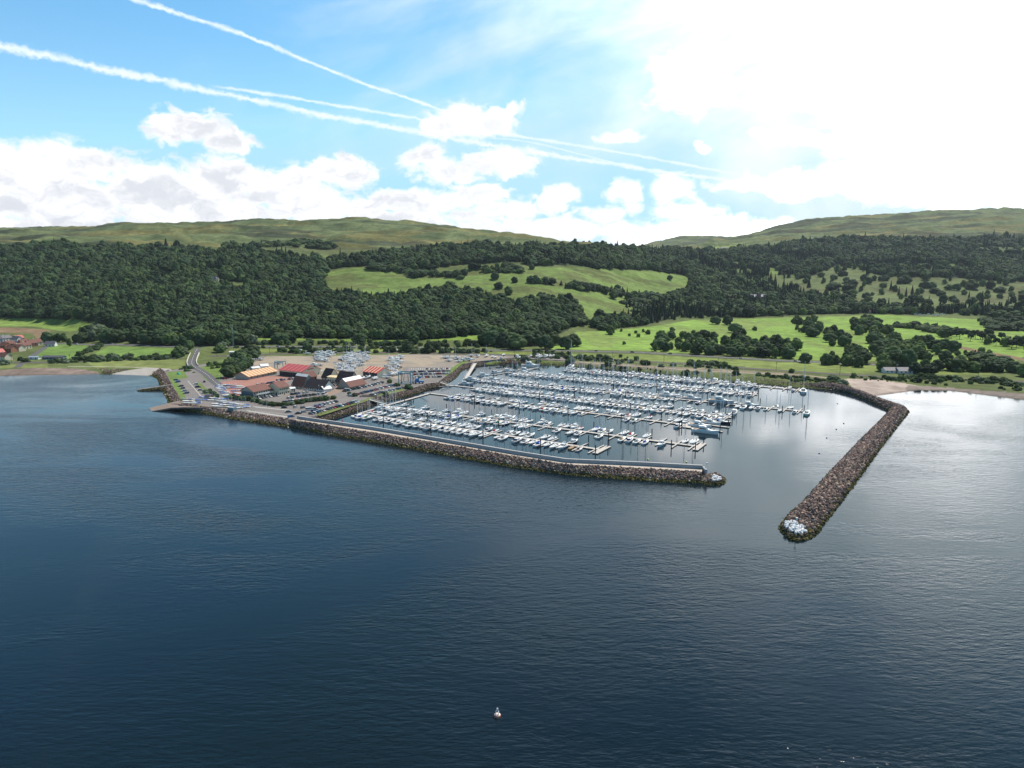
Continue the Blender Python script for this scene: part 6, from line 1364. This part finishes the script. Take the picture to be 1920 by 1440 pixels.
for x in (3, 7): m = MB(); m.tube((x, 0, 9.5), (x, 4.5, 2.5), .12, .12, 4); m.tube((x, 9, 9.5), (x, 4.5, 2.5), .12, .12, 4); link('sling', m.mesh('sling', [M_TYRE]), r)
p = gp(497, 694, ZP); r = thing('boat_hoist', tuple(p + (8, 4, 0)), R(-3), 'second blue travelling hoist frame standing between striped and red sheds', 'boat hoist')
for sy in (0, 7):
    m = MB()
    for x in (0, 8): m.box(x - .25, x + .25, sy - .25, sy + .25, 0, 6.6)
    m.box(-.25, 8.25, sy - .25, sy + .25, 6.6, 7.2); link('side_frame', m.mesh('side_frame', [M_BLUEP]), r)
m = MB(); m.box(-.25, .25, 0, 7, 7.2, 7.8); link('cross_beam', m.mesh('cross_beam', [M_BLUEP]), r)
p = gp(786, 719, ZP); r = thing('mobile_crane', tuple(p), R(10), 'blue mobile crane with raised boom at the edge of the crane quay', 'crane')
m = MB(); m.box(-4, 4, -1.5, 1.5, 1.1, 2.2); link('chassis', m.mesh('chassis', [M_CYB]), r); m = MB(); m.box(-3.6, 0, -1.2, 1.2, 2.2, 4.0, 0, .2, .2); link('cab', m.mesh('cab', [M_CYB]), r)
m = MB(); m.tube((-1.5, 0, 3.6), (7.5, 1, 9.5), .45, .22, 6); link('boom', m.mesh('boom', [M_CYB]), r)
for x in (-3, 0, 3):
    for s in (-1, 1): o = link('wheel', WHEEL, r); o.location = (x, s * 1.4, .6); o.scale = (1.8, 1.8, 1.8)
m = MB(); m.tube((0, 0, 0), (0, 0, 10), .09, .06, 6); m.box(-.15, .9, -.1, .1, 9.9, 10.05); LAMP = m.mesh('lamp_pole', [M_MAST]); m = MB(); m.box(.5, 1.1, -.16, .16, 9.75, 9.9); LHEAD = m.mesh('lamp_head', [material('lamp_glass', (.7, .7, .65), rough=.3)])
for k, (x, y, w) in enumerate([(412, 722, 'by the copse end of the red paving'), (442, 727, 'amid the dinghy compound'), (500, 762, 'on the hedge in the outer car park'), (548, 731, 'at the foot of the gleaming roof'), (599, 744, 'at the plaza edge'), (626, 748, 'beside the middle car row'), (672, 757, 'above the inner quay'), (690, 726, 'by the shop building'), (730, 715, 'near the boat hoist'), (766, 714, 'at the visitor car park corner'), (640, 703, 'in the yard middle'), (716, 690, 'beside the striped workshop gable'), (757, 735, 'on the grass above the inner quay'), (840, 690, 'where yard and inlet meet'), (570, 700, 'behind the big red shed'), (356, 718, 'in the small car park')]):
    p = gp(x, y, ZP); place('lamp_post', [('pole', LAMP), ('lamp_head', LHEAD)], tuple(p), rs.uniform(0, 6), .9, f'slim grey lamp post {w}', 'lamp post', 'lamp posts of the marina')
m = MB(); m.tube((0, 0, -.5), (0, 0, 9), .15, .1, 6); m.box(-1.2, 1.2, -.06, .06, 7.9, 8.1); m.box(-1., 1., -.06, .06, 6.9, 7.05); UP = m.mesh('utility_pole', [M_BARK]); kk_ = 0
for L_, st in ((railL[0], 9), (railL[1], 9)):
    for i in range(2, len(L_) - 2, st):
        px, py = proj(*L_[i])
        if -60 < px < 1980:
            kk_ += 1; o = link('railway_pole', UP); o.location = (L_[i][0], L_[i][1] - 5, L_[i][2]); o.rotation_euler = (0, 0, .3); tag(o, f'thin dark pole beside the railway, {nth(kk_)} counted from the village', 'pole', 'poles along the railway')
p = hit([438], [653])[0]; m = MB()
for s in ((-1, -1), (1, -1), (0, 1.2)): m.tube((s[0], s[1], 0), (s[0] * .3, s[1] * .3, 27), .09, .06, 4)
for z in range(2, 26, 3): m.tube((-1 + z * .026, -1 + z * .026, z), (1 - z * .026, -1 + z * .026, z + 2), .05, .05, 3); m.tube((1 - z * .026, -1 + z * .026, z), (0, 1.2 - z * .03, z + 2), .05, .05, 3)
tag(link('lattice_mast', m.mesh('lattice_mast', [M_MAST])), 'tall thin grey lattice mast behind the copse at the main road', 'mast'); bpy.data.objects['lattice_mast'].location = tuple(p)
p = gp(335, 702, ZP); m = MB(); m.loft([[(-2, -1.4, 0), (-2, 1.4, 0), (-1.9, 0, .4)], [(-.8, -1.5, 0), (-.8, 1.5, 0), (-.6, 0, 2.3)], [(1.6, -1.4, 0), (1.6, 1.4, 0), (1.4, 0, 1.1)]], 0)
o = tag(link('tent', m.mesh('tent', [material('tent_green', (.03, .38, .27), rough=.6)])), 'bright green tent pitched on the grass beside the small car park', 'tent'); o.location = tuple(p)
# small mooring buoys
m = MB(); m.loft([[(math.cos(a) * r_, math.sin(a) * r_, z) for a in np.linspace(0, 2 * math.pi, 9)[:-1]] for r_, z in ((.15, -.35), (.42, -.1), (.48, .15), (.36, .42), (.1, .58))], 0)
for k, (x, y, c, w) in enumerate([(1215, 862, 'y', 'off the middle of the breakwater wall'), (1287, 867, 'y', 'off the end of the breakwater wall'), (1536, 850, 'w', 'in open harbour water, nearest the far breakwater'), (1550, 821, 'w', 'in open harbour water beyond the first one'), (1568, 805, 'w', 'in the cloud reflection near the far breakwater'), (1582, 794, 'o', 'close to the bend of the far breakwater'), (873, 694, 'w', 'in the shallow inlet by the gangway'), (642, 789, 'r', 'near the inner quay and the wall start'), (1570, 757, 'w', 'near the landward arm of the far breakwater')]):
    mm = m.mesh('mooring_buoy', [material('buoy_' + c, {'y': (.75, .8, .25), 'w': (.8, .8, .78), 'o': (.7, .3, .08), 'r': (.6, .08, .05)}[c], rough=.4)], True)
    o = tag(link('mooring_buoy', mm), f'small {dict(y="yellow", w="white", o="orange", r="red")[c]} mooring buoy {w}', 'buoy'); o.location = tuple(gp(x, y)); 
# the channel buoy in open water
p = gp(932.5, 1343); r = thing('channel_buoy', tuple(p), .4, 'red and white channel buoy with cage top floating alone in the open water', 'buoy')
m = MB(); n_ = 16
m.loft([[(math.cos(a) * q, math.sin(a) * q, z) for a in np.linspace(0, 2 * math.pi, n_ + 1)[:-1]] for q, z in ((.5, -.6), (.98, -.25), (1.08, .15), (.98, .5), (.55, .66))], 0); link('float', m.mesh('buoy_float', [paint('buoy_red', (.74, .62, .54), .4)], True), r); r.scale = (.72, .72, .95)
m = MB(); m.loft([[(math.cos(a) * q, math.sin(a) * q, z) for a in np.linspace(0, 2 * math.pi, n_ + 1)[:-1]] for q, z in ((1.10, .12), (1.115, .2), (1.06, .42), (1.0, .46))], 0, caps=False); link('band', m.mesh('buoy_band', [paint('buoy_orange', (.55, .13, .07), .4)]), r)
M_PINK = paint('buoy_cage', (.78, .66, .70), .5)
for k in range(4):
    a = k * math.pi / 2 + .3; m = MB(); m.tube((math.cos(a) * .72, math.sin(a) * .72, .55), (math.cos(a) * .22, math.sin(a) * .22, 1.75), .085, .07, 6); link('cage_leg', m.mesh('cage_leg', [M_PINK]), r)
for k in range(2):
    a = k * math.pi + .9; m = MB(); m.box(-.32, .32, -.03, .03, .75, 1.35); o = link('radar_plate', m.mesh('radar_plate', [M_GEL]), r); o.rotation_euler = (0, 0, a); o.location = (math.cos(a + 1.57) * .42, math.sin(a + 1.57) * .42, 0)
m = MB(); m.loft([[(math.cos(a) * q, math.sin(a) * q, z) for a in np.linspace(0, 2 * math.pi, 13)[:-1]] for q, z in ((.2, 1.7), (.32, 1.78), (.30, 1.98), (.2, 2.12), (.08, 2.2))], 0); link('lantern', m.mesh('buoy_lantern', [M_PINK], True), r)
# beacon posts on the breakwater heads
for (x, y, z, lab) in ((1325, 880, 4.2, 'thin beacon post on the head of the walled breakwater'), (1493, 986, 3.0, 'thin beacon post on the white rocks of the bare breakwater')):
    p = gp(x, y, z); m = MB(); m.tube((0, 0, 0), (0, 0, 3.2), .09, .07, 6); m.box(-.3, .3, -.3, .3, 2.6, 3.3); o = tag(link('beacon', m.mesh('beacon', [M_MAST])), lab, 'beacon'); o.location = tuple(p)

# ------------------------------------------------------------------ the air between here and the hills
hm_ = bpy.data.materials.new('haze'); hm_.use_nodes = True; t = hm_.node_tree; t.nodes.clear(); v = t.nodes.new('ShaderNodeVolumePrincipled'); v.inputs['Color'].default_value = (.82, .89, 1, 1); v.inputs['Density'].default_value = HAZE; v.inputs['Anisotropy'].default_value = .2
t.links.new(v.outputs[0], t.nodes.new('ShaderNodeOutputMaterial').inputs['Volume'])
o = struct('haze', MB().box(-9800, 9800, -1700, 9900, -10, 460).mesh('haze', [hm_]), 'stuff', 'thin pale haze in the air over the water and hills')
